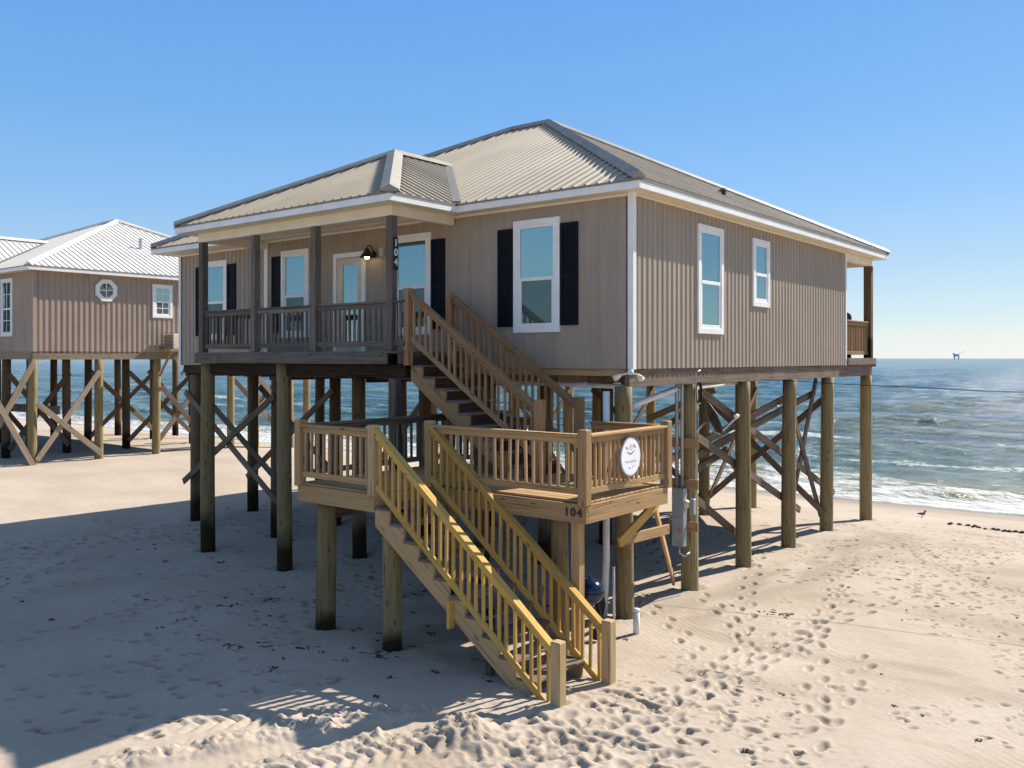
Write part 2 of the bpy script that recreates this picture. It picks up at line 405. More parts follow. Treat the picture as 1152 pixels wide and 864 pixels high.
window(H, (0, 4.54, 0), RX, RN, .82, 5.10, 6.45, t=.1, screen=False)
# door
d = MB()
wbox(d, (-7.17, 0, 0), FX, FN, 0, .1, -.02, .04, 4.15, 6.23); wbox(d, (-7.17, 0, 0), FX, FN, .87, .97, -.02, .04, 4.15, 6.23)
wbox(d, (-7.17, 0, 0), FX, FN, .1, .87, -.02, .039, 6.13, 6.23)
dr = d.build('door_frame', M['white'], H, bev=.003)
d = MB()
for a0, a1, b0, b1 in ((.105, .285, 4.16, 6.12), (.735, .865, 4.16, 6.12), (.285, .735, 5.98, 6.12), (.285, .735, 4.16, 4.42)):
    wbox(d, (-7.17, 0, 0), FX, FN, a0, a1, -.01, .022, b0, b1)
dd = d.build('door', M['door'], H, bev=.003)
g = MB(); wbox(g, (-7.17, 0, 0), FX, FN, .28, .74, .004, .010, 4.40, 6.0); g.build('pane', M['glass'], dd)
g = MB(); wbox(g, (-7.17, 0, 0), FX, FN, .28, .74, -.012, .0015, 4.40, 6.0); g.build('blind', M['black'], dd)
g = MB(); g.sphere((-6.37, -.065, 5.1), .03); g.tube([(-6.37, -.02, 5.1), (-6.37, -.06, 5.1)], .012); g.build('handle', M['gold'], dd, True)

# ---- roofs
PT = .498
def ribbed(mb, poly, u, v, n, per=.23, h=.029):
    """sheet with raised ribs running along v, clipped to the convex polygon"""
    o = Vector(poly[0]); u = Vector(u); v = Vector(v); n = Vector(n)
    q = [((Vector(p) - o).dot(u), (Vector(p) - o).dot(v)) for p in poly]
    u0 = min(a for a, _ in q); u1 = max(a for a, _ in q)
    st = {u0, u1} | {a for a, _ in q}
    prof = []
    s = math.floor(u0 / per) * per
    while s < u1:
        for a, hh in ((0, 0), (.018, 1), (.055, 1), (.073, 0), (per / 2 - .012, 0), (per / 2, .22), (per / 2 + .012, 0)):
            if u0 < s + a < u1: prof.append((s + a, hh * h))
        s += per
    prof = [(u0 + 1e-4, 0)] + prof + [(u1 - 1e-4, 0)]
    rows = []
    for a, hh in prof:
        hits = []
        for i in range(len(q)):
            (a0, b0), (a1, b1) = q[i], q[(i + 1) % len(q)]
            if abs(a1 - a0) < 1e-9: continue
            if min(a0, a1) - 1e-7 <= a <= max(a0, a1) + 1e-7: hits.append(b0 + (b1 - b0) * (a - a0) / (a1 - a0))
        rows.append((a, min(hits), max(hits), hh))
    vs = []; fs = []
    for a, b0, b1, hh in rows: vs += [o + u * a + v * b0 + n * hh, o + u * a + v * b1 + n * hh]
    k = len(rows)
    fs = [(2 * i, 2 * i + 2, 2 * i + 3, 2 * i + 1) for i in range(k - 1)]
    m = len(vs)
    vs += [p - n * (.02 + hh) for p, hh in zip(vs, [r[3] for r in rows for _ in (0, 1)])]
    fs += [(m + 2 * i + 1, m + 2 * i + 3, m + 2 * i + 2, m + 2 * i) for i in range(k - 1)]
    fs += [(m + 2 * i, m + 2 * i + 2, 2 * i + 2, 2 * i) for i in range(k - 1)]
    mb.add(vs, fs)
def plane_axes(kind, t):
    c = 1 / math.sqrt(1 + t * t); s = t * c
    return {'F': ((1, 0, 0), (0, c, s), (0, -s, c)), 'R': ((0, 1, 0), (-c, 0, s), (s, 0, c)),
            'B': ((-1, 0, 0), (0, -c, s), (0, s, c)), 'L': ((0, -1, 0), (c, 0, s), (-s, 0, c))}[kind]
def cap_line(mb, p0, p1, w=.105):
    p0 = Vector(p0); p1 = Vector(p1); d = (p1 - p0).normalized(); a = d.cross(Vector((0, 0, 1))).normalized(); b = a.cross(d)
    if b.z < 0: b = -b
    vs = []
    for p in (p0, p1):
        for s, hh in ((-w, -.07), (-w * .93, -.035), (0, .05), (w * .93, -.035), (w, -.07)): vs.append(p + a * s + b * hh)
    mb.add(vs, [(i, i + 1, i + 6, i + 5) for i in range(4)] + [(0, 4, 3, 2, 1), (5, 6, 7, 8, 9)])
def make_roof(P, O, mat, matcap, wing=True, t=PT, yback=12.6, house_t=PT):
    ox, oy, oz = O
    ez = 6.83 + oz
    xr, xl, yf, yb = .3 + ox, -13.85 + ox, -.3 + oy, yback + oy
    hh = (yb - yf) / 2; ax0, ax1 = xr - hh, xl + hh
    if ax1 > ax0: ax0 = ax1 = (xr + xl) / 2
    top = ez + hh * t; ym = (yf + yb) / 2
    A0, A1 = (ax0, ym, top), (ax1, ym, top)
    CR, CL, BR, BL = (xr, yf, ez), (xl, yf, ez), (xr, yb, ez), (xl, yb, ez)
    w = MB()
    ribbed(w, [CL, CR, A0, A1], *plane_axes('F', t)); ribbed(w, [CR, BR, A0], *plane_axes('R', t))
    ribbed(w, [BR, BL, A1, A0], *plane_axes('B', t)); ribbed(w, [BL, CL, A1], *plane_axes('L', t))
    ro = w.build('roof', mat, P)
    for a, b in ((CR, A0), (BR, A0), (CL, A1), (BL, A1), (A0, A1)):
        c = MB(); up = Vector((0, 0, .075)); cap_line(c, Vector(a) + up, Vector(b) + up); c.build('ridge_cap', matcap, ro)
    # fascia, soffit
    f = MB(); T = .03
    f.box(xl, xr, yf, yf + T, ez - .145, ez - .025).box(xl, xr, yb - T, yb, ez - .145, ez - .025)
    f.box(xr - T, xr, yf + T + .001, yb - T - .001, ez - .146, ez - .026).box(xl, xl + T, yf + T + .001, yb - T - .001, ez - .146, ez - .026)
    f.build('fascia', M['white'], P, bev=.004)
    e = MB(); E_ = .012
    e.box(xl - E_, xr + E_, yf - E_, yf + .02, ez - .028, ez + .004).box(xr - .02, xr + E_, yf + .021, yb - .021, ez - .027, ez + .005).box(xl - E_, xl + .02, yf + .021, yb - .021, ez - .027, ez + .005).box(xl - E_, xr + E_, yb - .02, yb + E_, ez - .028, ez + .004)
    e.build('drip_edge', M['edge'], ro)
    s = MB()
    s.box(xl + T, xr - T, yf + T, yb - T, ez - .135, ez - .11)
    s.build('soffit', M['cream'], P)
    # porch roof
    pxl, pxr, pyf = -9.98 + ox, -3.47 + ox, -1.95 + oy
    hw = (pxr - pxl) / 2; pt = .505; ptop = ez + hw * pt; pm = (pxl + pxr) / 2
    PA = (pm, pyf + hw, ptop); PB = (pm, yf + (ptop - ez) / t, ptop)
    PR, PL = (pxr, pyf, ez), (pxl, pyf, ez); VR, VL = (pxr, yf, ez), (pxl, yf, ez)
    w = MB()
    ribbed(w, [PL, PR, PA], *plane_axes('F', pt)); ribbed(w, [PR, VR, PB, PA], *plane_axes('R', pt)); ribbed(w, [VL, PL, PA, PB], *plane_axes('L', pt))
    pr = w.build('porch_roof', mat, P)
    for a, b in ((PR, PA), (PL, PA), (PA, PB)):
        c = MB(); up = Vector((0, 0, .07)); cap_line(c, Vector(a) + up, Vector(b) + up, .17 if a is PR else .14); c.build('ridge_cap', matcap, pr)
    c = MB(); up = Vector((0, 0, .05)); c.bar(Vector(VR) + up, Vector(PB) + up, .16, .02); c.build('valley_flashing', M['edge'], pr)
    f = MB()
    f.box(pxl, pxr, pyf, pyf + T, ez - .145, ez - .025).box(pxr - T, pxr, pyf + T, yf - .002, ez - .146, ez - .026).box(pxl, pxl + T, pyf + T, yf - .002, ez - .146, ez - .026)
    f.build('fascia', M['white'], P, bev=.004)
    e = MB()
    e.box(pxl - E_, pxr + E_, pyf - E_, pyf + .02, ez - .028, ez + .004).box(pxr - .02, pxr + E_, pyf + .021, yf - .02, ez - .027, ez + .005).box(pxl - E_, pxl + .02, pyf + .021, yf - .02, ez - .027, ez + .005)
    e.build('drip_edge', M['edge'], pr)
    s = MB(); s.box(pxl + T, pxr - T, pyf + T, yf + T - .002, ez - .136, ez - .112)
    s.build('porch_ceiling', M['cream'], P)
    b = MB(); bz0, bz1 = 6.51 + oz, ez - .138
    b.box(-9.66 + ox, -3.78 + ox, -1.60 + oy, -1.46 + oy, bz0, bz1).box(-3.92 + ox, -3.78 + ox, -1.458 + oy, -.022 + oy, bz0 + .002, bz1)
    b.box(-9.66 + ox, -9.52 + ox, -1.458 + oy, -.022 + oy, bz0 + .002, bz1)
    b.build('porch_beam', M['cream'], P, bev=.004)
    return ro
RO = make_roof(H, (0, 0, 0), M['roof'], M['cap'])
v = MB(); v.tube([(-1.3, 6.0, 7.5), (-1.3, 6.0, 7.74)], .05); v.tube([(-1.3, 6.0, 7.74), (-1.3, 6.0, 7.80)], [.13, .05]); v.build('roof_vent', M['black'], RO)
# frieze board under the soffit
fz = MB(); fz.box(-9.43, -.09, -.012, -.001, 6.645, 6.69).box(.001, .012, .09, 10.05, 6.645, 6.69).box(XL + .09, -9.57, .288, .299, 6.645, 6.69); fz.build('frieze', M['cream'], H)

# ---- front porch
PY = -1.53
posts = (-9.57, -7.75, -5.88, -3.86)
for i in range(10):     # deck boards
    y = -1.58 + i * .165
    beam('deck_board', (-9.68, y, 4.175), (-3.58, y, 4.175), .155, .03, M['porch'], H)
beam('porch_rim', (-9.72, -1.625, 4.075), (-3.86, -1.625, 4.075), .045, .215, M['porch'], H)
beam('porch_rim', (-3.62, -1.60, 4.075), (-3.62, -.03, 4.075), .045, .2, M['old'], H)
beam('porch_rim', (-9.69, -1.60, 4.075), (-9.69, -.03, 4.075), .045, .2, M['old'], H)
beam('porch_girder', (-9.5, -1.38, 3.85), (-3.62, -1.38, 3.85), .12, .22, M['shadewood'], H)
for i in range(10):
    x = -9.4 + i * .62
    beam('porch_joist', (x, -1.30, 4.04), (x, -.03, 4.04), .04, .2, M['shadewood'], H)
for x in posts:
    beam('porch_post', (x, PY, 4.19), (x, PY, 6.515), .14, .14, M['porch'], H)
def railing(P, p0, p1, zdeck, ztop, mat, n, capw=.13, cap=.036, inset=.07, bot=.13, bal=.038, sub=.085, matbot=None):
    """straight level railing between two posts"""
    p0 = Vector((*p0, 0)); p1 = Vector((*p1, 0)); d = (p1 - p0).normalized(); a = p0 + d * inset; b = p1 - d * inset
    up = Vector((0, 0, 1))
    beam('handrail', a + up * (ztop - cap / 2), b + up * (ztop - cap / 2), capw, cap, mat, P)
    beam('rail', a + up * (ztop - cap - sub / 2 - .001), b + up * (ztop - cap - sub / 2 - .001), .038, sub, mat, P)
    beam('bottom_rail', a + up * (zdeck + bot), b + up * (zdeck + bot), .038, .085, matbot or mat, P)
    for i in range(n):
        q = a + (b - a) * ((i + .5 + random.uniform(-.06, .06)) / n)
        beam('baluster', q + up * (zdeck + bot + .043) + d * random.gauss(0, .004), q + up * (ztop - cap - sub - .002) + d * random.gauss(0, .004), bal, bal, mat, P, bev=.004)
for i in range(3): railing(H, (posts[i], PY), (posts[i + 1], PY), 4.19, 5.06, M['porch'], 13 if i < 2 else 14, capw=.09)
railing(H, (-9.6, PY), (-9.6, -.0), 4.19, 5.06, M['porch'], 10, capw=.09)
beam('handrail', (-3.79, PY, 5.04), (-3.56, PY, 5.04), .09, .036, M['porch'], H); beam('bottom_rail', (-3.79, PY, 4.32), (-3.56, PY, 4.32), .038, .085, M['porch'], H)
for x in (-3.73, -3.64): beam('baluster', (x, PY, 4.36), (x, PY, 5.02), .038, .038, M['porch'], H, bev=.004)

# ---- rear porch
for i in range(13):
    y = YR + .1 + i * .172
    beam('deck_board', (XL + .1, y, 4.06), (.05, y, 4.06), .16, .03, M['porch'], H)
beam('porch_rim', (.03, YR + .02, 3.97), (.03, 12.36, 3.97), .045, .14, M['old'], H)
beam('porch_rim', (XL + .1, 12.36, 3.95), (.05, 12.36, 3.95), .045, .2, M['old'], H)
for x in (-.1, -3.4, -6.7, -10, -13.4): beam('porch_post', (x, 12.2, 4.075), (x, 12.2, 6.5), .19 if x > -1 else .15, .19 if x > -1 else .15, M['pileold'], H)
bm_ = MB().box(XL, -.02, 12.13, 12.27, 6.5, 6.69).box(-.17, -.03, YR + .02, 12.128, 6.502, 6.69); bm_.build('porch_beam', M['cream'], H)
railing(H, (-.1, YR + .0), (-.1, 12.17), 4.075, 5.03, M['stairold'], 15)
for x0, x1 in ((-3.4, -.1), (-6.7, -3.4)): railing(H, (x0, 12.2), (x1, 12.2), 4.075, 5.03, M['stairold'], 18)
railing(H, (-13.4, YR), (-13.4, 12.2), 4.075, 5.03, M['stairold'], 12)

# ---- piles and braces
pxs = (-.15, -3.35, -6.68, -9.75, -13.1); pys = (2.2, 4.45, 6.84, 9.18, 12.18)
for x in pxs:
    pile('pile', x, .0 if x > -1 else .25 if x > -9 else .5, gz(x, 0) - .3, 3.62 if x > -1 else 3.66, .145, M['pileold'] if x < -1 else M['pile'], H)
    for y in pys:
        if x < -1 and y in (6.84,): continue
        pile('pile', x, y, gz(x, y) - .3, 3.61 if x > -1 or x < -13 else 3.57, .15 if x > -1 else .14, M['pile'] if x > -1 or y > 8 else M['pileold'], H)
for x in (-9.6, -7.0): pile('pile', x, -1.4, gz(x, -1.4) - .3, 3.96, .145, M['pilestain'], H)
beam('pile', (-3.86, -1.45, 3.72), (-3.86, -1.45, gz(-3.86, -1.45) - .2), .165, .165, M['porch'], H)
def brace(p0, p1, mat=None, w=.045, h=.15):
    p0 = Vector(p0); p1 = Vector(p1); d = p1 - p0
    upv = Vector((0, 0, 1))
    o = beam('brace', p0, p1, w, h, mat or M['brace'], H, up=upv)
    return o
brace((-13.3, .26, .95), (-9.55, .26, 3.22), M['old']); brace((-13.3, .31 + .0, 3.22), (-9.55, .33, .80), M['old'])
brace((-13.3, .66, 3.3), (-9.55, .66, .95)); brace((-13.1, 2.0, .9), (-9.6, 2.0, 3.3)); brace((-13.1, 2.4, 3.3), (-9.6, 2.4, .9))
for a, b, x in (((3.03, 3.46), (10.3, .71), -.36), ((1.8, 2.24), (7.9, 3.28), -.42), ((2.92, 2.2), (9.3, 3.24), -.48), ((2.92, 1.9), (4.54, 2.22), -.54),
                ((2.4, 2.78), (7.9, .60), -.32), ((2.2, 1.78), (4.54, .58), -.34), ((9.12, 3.58), (7.7, 1.0), -.38), ((7.4, 3.0), (9.28, .28), -.33)):
    brace((x, *a), (x, *b))
for x in (-3.35, -6.68, -9.75):
    brace((x - .17, 9.18, 3.2), (x - .17, 12.18, .2)); brace((x + .17, 9.18, .5), (x + .17, 12.18, 3.2))
for x0, x1, y in ((-3.35, -.15, 9.35), (-6.68, -3.35, 9.35)):
    brace((x0, y, .4), (x1, y, 3.2)); brace((x0, y + .05 - .42, 3.2), (x1, y - .37, .4))
brace((-6.68, 2.35, 3.3), (-6.68 - 1.6, 2.35, 1.7), M['old'])
brace((-3.55, 6.6, 2.6), (-1.8, 6.6, 3.35), M['brown'])

# ------------------------------------------------------------------ LANDING
LD = thing('stair_landing', (-1.3, -2, 0), 'brown timber half-way landing on piles between the two flights of stairs', 'landing')
LZ = 2.22
LX0, LX1, LYF, LYJ, LYB, LXJ = -3.5, .90, -2.66, -3.76, -.52, -1.86
for i in range(int((LYB - LYJ) / .145) + 1):
    y = LYJ + .07 + i * .145
    x1 = LXJ if y < LYF else LX1
    beam('deck_board', (LX0, y, LZ - .016), (x1, y, LZ - .016), .138, .03, M['brown'], LD)
RZ = LZ - .032 - .125
for p0, p1 in (((LX0 - .02, LYJ), (LXJ, LYJ)), ((LXJ + .02, LYF), (LX1 + .02, LYF)), ((LX0, LYB), (LX1, LYB))):
    beam('rim_joist', (*p0, RZ), (*p1, RZ), .042, .245, M['brown'], LD)
for x, y0, y1 in ((LX0, LYJ + .022, LYB - .022), (LX1 - .001, LYF + .022, LYB - .022), (LXJ - .022, LYJ + .022, LYF)):
    beam('rim_joist', (x, y0, RZ), (x, y1, RZ), .042, .243, M['brown'], LD)
for i in range(6):
    x = -3.0 + i * .7
    beam('floor_joist', (x, LYF + .03 if x > LXJ else LYJ + .03, RZ), (x, LYB - .03, RZ), .04, .22, M['old'], LD)
def lpost(x, y, z1=3.15, z0=2.17, mat='brown'): beam('post', (x, y, z0), (x, y, z1), .135, .135, M[mat], LD, bev=.012)
lp = {'jl': (LX0 + .02, LYJ), 'jr': (LXJ - .02, LYJ), 'in': (LXJ, LYF), 'c': (LX1 - .02, LYF), 'rb': (LX1 - .02, LYB), 'lb': (LX0 + .02, LYB)}
for k, (x, y) in lp.items(): lpost(x, y, mat='post' if k == 'jr' else 'brown')
railing(LD, lp['jl'], lp['jr'], LZ, 3.09, M['brown'], 11)
railing(LD, lp['in'], lp['c'], LZ, 3.09, M['brown'], 19)
railing(LD, lp['c'], lp['rb'], LZ, 3.09, M['brown'], 17)
railing(LD, lp['jl'], lp['lb'], LZ, 3.09, M['old'], 20)
railing(LD, lp['lb'], (-1.2, LYB), LZ, 3.09, M['old'], 14); railing(LD, (-.5, LYB), lp['rb'], LZ, 3.09, M['stairold'], 9)
for x, y, r, top in ((-3.2, -3.5, .145, RZ - .12), (-1.75, -3.55, .13, RZ - .1), (.20, -2.25, .12, RZ - .12), (-3.2, -.8, .14, RZ - .12)):
    pile('pile', x, y, gz(x, y) - .3, top, r, M['pilestain'] if x < 0 else M['pile'], LD)
beam('post', (.68, -2.52, RZ - .12), (.68, -2.52, gz(.68, -2.5) - .2), .13, .13, M['brown'], LD)
beam('beam', (-3.3, -3.3, 1.72), (-3.3, -.6, 1.72), .09, .15, M['old'], LD)
beam('brace', (.72, -1.55, 1.50), (.72, -.50, 1.93), .05, .15, M['yellow'], LD)
beam('beam', (.66, -1.45, 1.50), (.66, -.05, 1.46), .045, .15, M['brown'], LD)
beam('brace', (.62, -.40, 1.86), (-.28, 1.86, .12), .045, .12, M['brown'], LD)

# ------------------------------------------------------------------ STAIRS
def staircase(S, xt, zt, xb, zb, y0, y1, n, mrail, mstr, mtread, mnewel, ztop_cap, zbot_cap, xcap0, xcap1, topnewel, botnewel, nb, riser=None):
    run = (xb - xt) / n; rise = (zt - zb) / n
    for y in (y0 + .03, y1 - .03):       # notched stringers
        poly = [(xt, zt - .03)]
        for k in range(n):
            poly += [(xt + run * k, zt - rise * (k + 1) - .04), (xt + run * (k + 1), zt - rise * (k + 1) - .04)] if k < n - 1 else [(xt + run * k, zt - rise * n - .02)]
        poly += [(xt + run * (n - 1) - .22, zb - .02)] + [(xt - .0, zt - .36)]
        poly = [(xt, zt - .05), *[p for k in range(n - 1) for p in ((xt + run * k + .001 * (k == 0), zt - rise * (k + 1) - .04), (xt + run * (k + 1), zt - rise * (k + 1) - .04))],
                (xt + run * (n - 1), zb - .03), (xt + run * (n - 1) - .28, zb - .03), (xt, zt - rise - .27)]
        th = math.atan2(-rise, run); ct, st_ = math.cos(th), math.sin(th)
        pl = [((x - xt) * ct + (z - zt) * st_, -(x - xt) * st_ + (z - zt) * ct) for x, z in poly[1:]]
        so_ = MB().prism(pl, -.021, .021).build('stringer', mstr, None)
        cl = WM[so_.name].translation
        rot = Matrix(((ct, 0, -st_, xt), (0, 1, 0, y), (st_, 0, ct, zt), (0, 0, 0, 1)))
        COL.objects.unlink(so_); link(so_, S, rot @ Matrix.Translation(cl))
    for k in range(1, n):
        z = zt - rise * k
        beam('tread', (xt + run * (k - .5) + .01, y0 + .005, z - .02), (xt + run * (k - .5) + .01, y1 - .005, z - .02), run + .03, .036, mtread, S)
    if riser:
        for k in range(n):
            z = zt - rise * k - .04
            beam('riser', (xt + run * k - .012, y0 + .052, z - rise / 2), (xt + run * k - .012, y1 - .052, z - rise / 2), .018, rise - .008, riser, S)
    for y, yo in ((y0 - .02, -1), (y1 + .02, 1)):
        a = Vector((xcap0, y, ztop_cap)); b = Vector((xcap1, y, zbot_cap)); dn = Vector((0, 0, 1))
        beam('handrail', a - dn * .02, b - dn * .02, .12, .036, mrail, S)
        beam('rail', a - dn * .086, b - dn * .086, .038, .088, mrail, S)
        drop = .79 if nb > 18 else .80
        beam('bottom_rail', a - dn * drop, b - dn * drop, .04, .085, mrail, S)
        for i in range(nb):
            t = (i + .6) / (nb + .2); q = a + (b - a) * t
            q = q + Vector((random.gauss(0, .006), 0, 0)); beam('baluster', q - dn * (drop - .03), q - dn * .10 + Vector((random.gauss(0, .005), 0, 0)), .038, .038, mrail, S, bev=.004)
        if topnewel:
            beam('newel_post', (xcap0 - .07, y, zt - .2), (xcap0 - .07, y, ztop_cap + .06), .12, .12, mnewel, S)
        if botnewel:
            zz = zb if zb > 1 else gz(xcap1 + .07, y) - .15
            beam('newel_post', (xcap1 + .07, y, zz), (xcap1 + .07, y, zbot_cap + .07), .14, .14, mnewel, S, bev=.012)
US = thing('staircase', (-2.2, -.9, 2.2), 'dark brown upper flight of stairs from the landing to the porch', 'stairs')
staircase(US, -3.5, 4.15, -.86, LZ, -1.43, -.42, 10, M['stairold'], M['stairold'], M['old'], M['stairold'], 5.20, 3.38, -3.47, -.82, True, True, 20, wood('dark_red_riser', (.05, .022, .014), (.11, .055, .035), vary=.25))
LS = thing('staircase', (-.3, -3.25, 0), 'pale yellow new lower flight of stairs from the landing down to the sand', 'stairs')
staircase(LS, -1.86, LZ, 1.18, .03, -3.76, -2.72, 11, M['yellow'], M['brown'], M['old'], M['post'], 3.10, .72, -1.80, 1.20, False, True, 24)
beam('cleat', (-.42, -3.785, .62), (-.42, -3.785, .98), .05, .10, M['yellow'], LS)
beam('support_post', (.05, -3.55, .9), (.05, -3.55, -.1), .09, .09, M['pileold'], LS)

# ------------------------------------------------------------------ NEIGHBOUR HOUSE
NO = Vector((-24.7, 1.5, .41))
NH = thing('beach_house', (NO.x - 6.8, NO.y + 5.5, .4), 'tan raised beach house with white metal roof and octagonal window, second along the shore', 'house')
nx, ny, nz_ = NO
siding('wall', (nx - 9.52, ny), (nx, ny), Z0 + nz_, Z1 + nz_, M['nsiding'], NH, per=.2)
siding('wall', (nx, ny), (nx, ny + YR), Z0 + nz_, Z1 + nz_, M['nsiding'], NH, d=.03, per=.2)
siding('wall', (nx - 13.5, ny + YR), (nx - 13.5, ny), Z0 + nz_, Z1 + nz_, M['nsiding'], NH, per=.2)
siding('wall', (nx, ny + YR), (nx - 13.5, ny + YR), Z0 + nz_, Z1 + nz_, M['nsiding'], NH, per=.2)
siding('wall', (nx - 13.5, ny), (nx - 9.52, ny), Z0 + nz_, Z1 + nz_, M['nsiding'], NH, per=.2)
MB().box(nx - .10, nx + .02, ny - .02, ny + .10, Z0 + nz_ - .01, Z1 + nz_ - .01).build('corner_trim', M['nsiding'], NH)
make_roof(NH, NO, M['nroof'], M['nroof'], t=.44)
v = MB(); v.tube([(nx - 2.6, ny + 5.3, 8.3), (nx - 2.6, ny + 5.3, 8.95)], .07); v.build('roof_vent', M['galv'], NH)
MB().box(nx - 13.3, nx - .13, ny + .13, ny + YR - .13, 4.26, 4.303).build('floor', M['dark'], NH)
beam('rim_beam', (nx - .07, ny - .02, 4.17), (nx - .07, ny + 12.3, 4.17), .09, .29, M['nbrace'], NH)
beam('rim_beam', (nx - .2, ny + .05, 4.17), (nx - 13.3, ny + .05, 4.17), .09, .28, M['nbrace'], NH)
window(NH, (nx, ny + 4.35, 0), RX, RN, .82, 5.62, 6.90, muntin=True)
window(NH, (nx - 2.6, ny, 0), FX, FN, .95, 4.85, 6.92, muntin=True)
oc = MB(); R1, R0 = .43, .27; c0 = Vector((nx, ny + 2.55, 6.55)); vs = []
for dpt, rr in ((-.02, R1), (.04, R1), (.04, R0), (-.02, R0)):
    for j in range(8):
        a = math.pi / 8 + j * math.pi / 4; vs.append(c0 + Vector((dpt, rr * math.cos(a), rr * math.sin(a))))
oc.add(vs, [(k * 8 + j, k * 8 + (j + 1) % 8, ((k + 1) % 4) * 8 + (j + 1) % 8, ((k + 1) % 4) * 8 + j) for k in range(4) for j in range(8)])
oc.box(nx - .01, nx + .02, c0.y - .015, c0.y + .015, c0.z - .27, c0.z + .27).box(nx - .01, nx + .019, c0.y - .27, c0.y + .27, c0.z - .015, c0.z + .015)
ow = oc.build('octagonal_window', M['white'], NH)
oc = MB(); oc.add([c0 + Vector((.008, .30 * math.cos(math.pi / 8 + j * math.pi / 4), .30 * math.sin(math.pi / 8 + j * math.pi / 4))) for j in range(8)], [tuple(range(8))]); oc.build('pane', M['glass'], ow)
oc = MB(); oc.add([c0 + Vector((.003, .30 * math.cos(math.pi / 8 + j * math.pi / 4), .30 * math.sin(math.pi / 8 + j * math.pi / 4))) for j in range(8)], [tuple(range(8))]); oc.build('blind', M['black'], ow)
# its back porch
beam('porch_rim', (nx, ny + YR + .03, 4.4), (nx, ny + 12.3, 4.4), .05, .2, M['old'], NH)
for y in (10.2, 11.2, 12.2): beam('porch_post', (nx - .1, ny + y, 4.3), (nx - .1, ny + y, 6.95), .15, .15, M['nbrace'], NH)
nrows = (0.03, 2.35, 4.6, 7.9, 9.1, 10.9, 11.8)
for i, y in enumerate(nrows): pile('pile', nx - .15, ny + y, gz(nx, ny + y) - .3, 4.03, .15, M['pile'], NH)
for x in (-3.2, -6.4, -9.6):
    for y in (.4, 2.6, 5, 8, 11): pile('pile', nx + x, ny + y, gz(nx + x, ny + y) - .3, 4.1, .15, M['pileold'], NH)
def nbrace(y0, z0, y1, z1, x=.06, mat='nbrace'): beam('brace', (nx + x, ny + y0, z0), (nx + x, ny + y1, z1), .045, .19, M[mat], NH)
nbrace(.1, .55, 2.3, 3.6, .03); nbrace(.1, 2.5, 2.35, .6, .08); nbrace(.0, 3.9, -1.9, .4, .02); nbrace(-.0, .3, -1.6, 3.4, .07)
nbrace(4.6, .6, 7.2, 3.7, -.4, 'brace'); nbrace(4.4, 3.6, 7.0, .6, -.35, 'brace'); nbrace(7.9, 3.4, 10.9, .5, -.3); nbrace(7.9, .7, 10.9, 3.6, -.35); nbrace(9.1, 1.9, 11, 3.4, -.1); nbrace(9.1, 3.3, 11.6, .8, -.05)
for x in (-3.2, -6.4):
    nbrace(.4, 3.5, 2.6, .7, x + .2, 'brace'); nbrace(.4, .7, 2.6, 3.5, x + .26, 'brace'); nbrace(5, .7, 8, 3.5, x + .2, 'brace'); nbrace(5, 3.5, 8, .7, x + .26, 'brace')
beam('beam', (nx - 5.5, ny + 1.3, 2.15), (nx - 1.6, ny + 1.6, 2.15), .06, .3, M['old'], NH)
# porch posts of the neighbour + its deck
for x in (-9.57, -7.75, -5.88, -3.86): beam('porch_post', (nx + x, ny - 1.53, gz(nx + x, ny) - .2), (nx + x, ny - 1.53, 6.94), .15, .15, M['porch'], NH)
MB().box(nx - 9.7, nx - 3.7, ny - 1.62, ny - .02, 4.38, 4.58).build('porch_deck', M['porch'], NH, bev=.01)
# air conditioner on its bracket
AC = thing('air_conditioner', (nx + .45, ny + 5.1, 4.3), 'beige air conditioner on a timber bracket beside the tan house wall', 'air conditioner')
MB().box(nx + .12, nx + .8, ny + 4.75, ny + 5.5, 4.42, 5.0).build('casing', M['door'], AC, bev=.02)
g = MB()
for i in range(9): g.box(nx + .16, nx + .76, ny + 4.73, ny + 4.749, 4.47 + i * .055, 4.495 + i * .055)
g.build('grille', M['black'], AC)
MB().box(nx + .02, nx + .85, ny + 4.6, ny + 5.6, 4.34, 4.415).build('platform', M['brown'], AC)
for y in (4.65, 5.55): beam('bracket', (nx + .82, ny + y, 4.34), (nx + .03, ny + y, 3.4), .05, .1, M['brown'], AC)

# ------------------------------------------------------------------ SMALL THINGS ON THE HOUSE
def text_mesh(body, size, depth=.006):
    cu = bpy.data.curves.new('lettering', 'FONT'); cu.body = body; cu.size = size; cu.extrude = depth; cu.align_x = 'CENTER'; cu.align_y = 'CENTER'; cu.offset = size * .012
    o = bpy.data.objects.new('lettering_source', cu); COL.objects.link(o)
    bpy.context.view_layer.update()
    me = bpy.data.meshes.new_from_object(o.evaluated_get(bpy.context.evaluated_depsgraph_get()))
    bpy.data.objects.remove(o); bpy.data.curves.remove(cu); return me
def place_text(name, me, mat, parent, c, right, up):
    r = Vector(right).normalized(); u = Vector(up).normalized(); n = r.cross(u)
    W = Matrix(((r.x, u.x, n.x, c[0]), (r.y, u.y, n.y, c[1]), (r.z, u.z, n.z, c[2]), (0, 0, 0, 1)))
    me.materials.clear(); me.materials.append(mat); return link(bpy.data.objects.new(name, me), parent, W)
HS = thing('house_number_sign', (-3.785, -1.5, 5.6), 'black vertical number plaque reading 104 on the corner porch post', 'sign')
MB().box(-3.789, -3.776, -1.565, -1.455, 5.58, 6.15).build('plaque', M['black'], HS, bev=.003)
for i, ch in enumerate('104'): place_text('digit', text_mesh(ch, .17, .004), M['white'], HS, (-3.773, -1.51, 6.04 - i * .165), (0, 1, 0), (0, 0, 1))
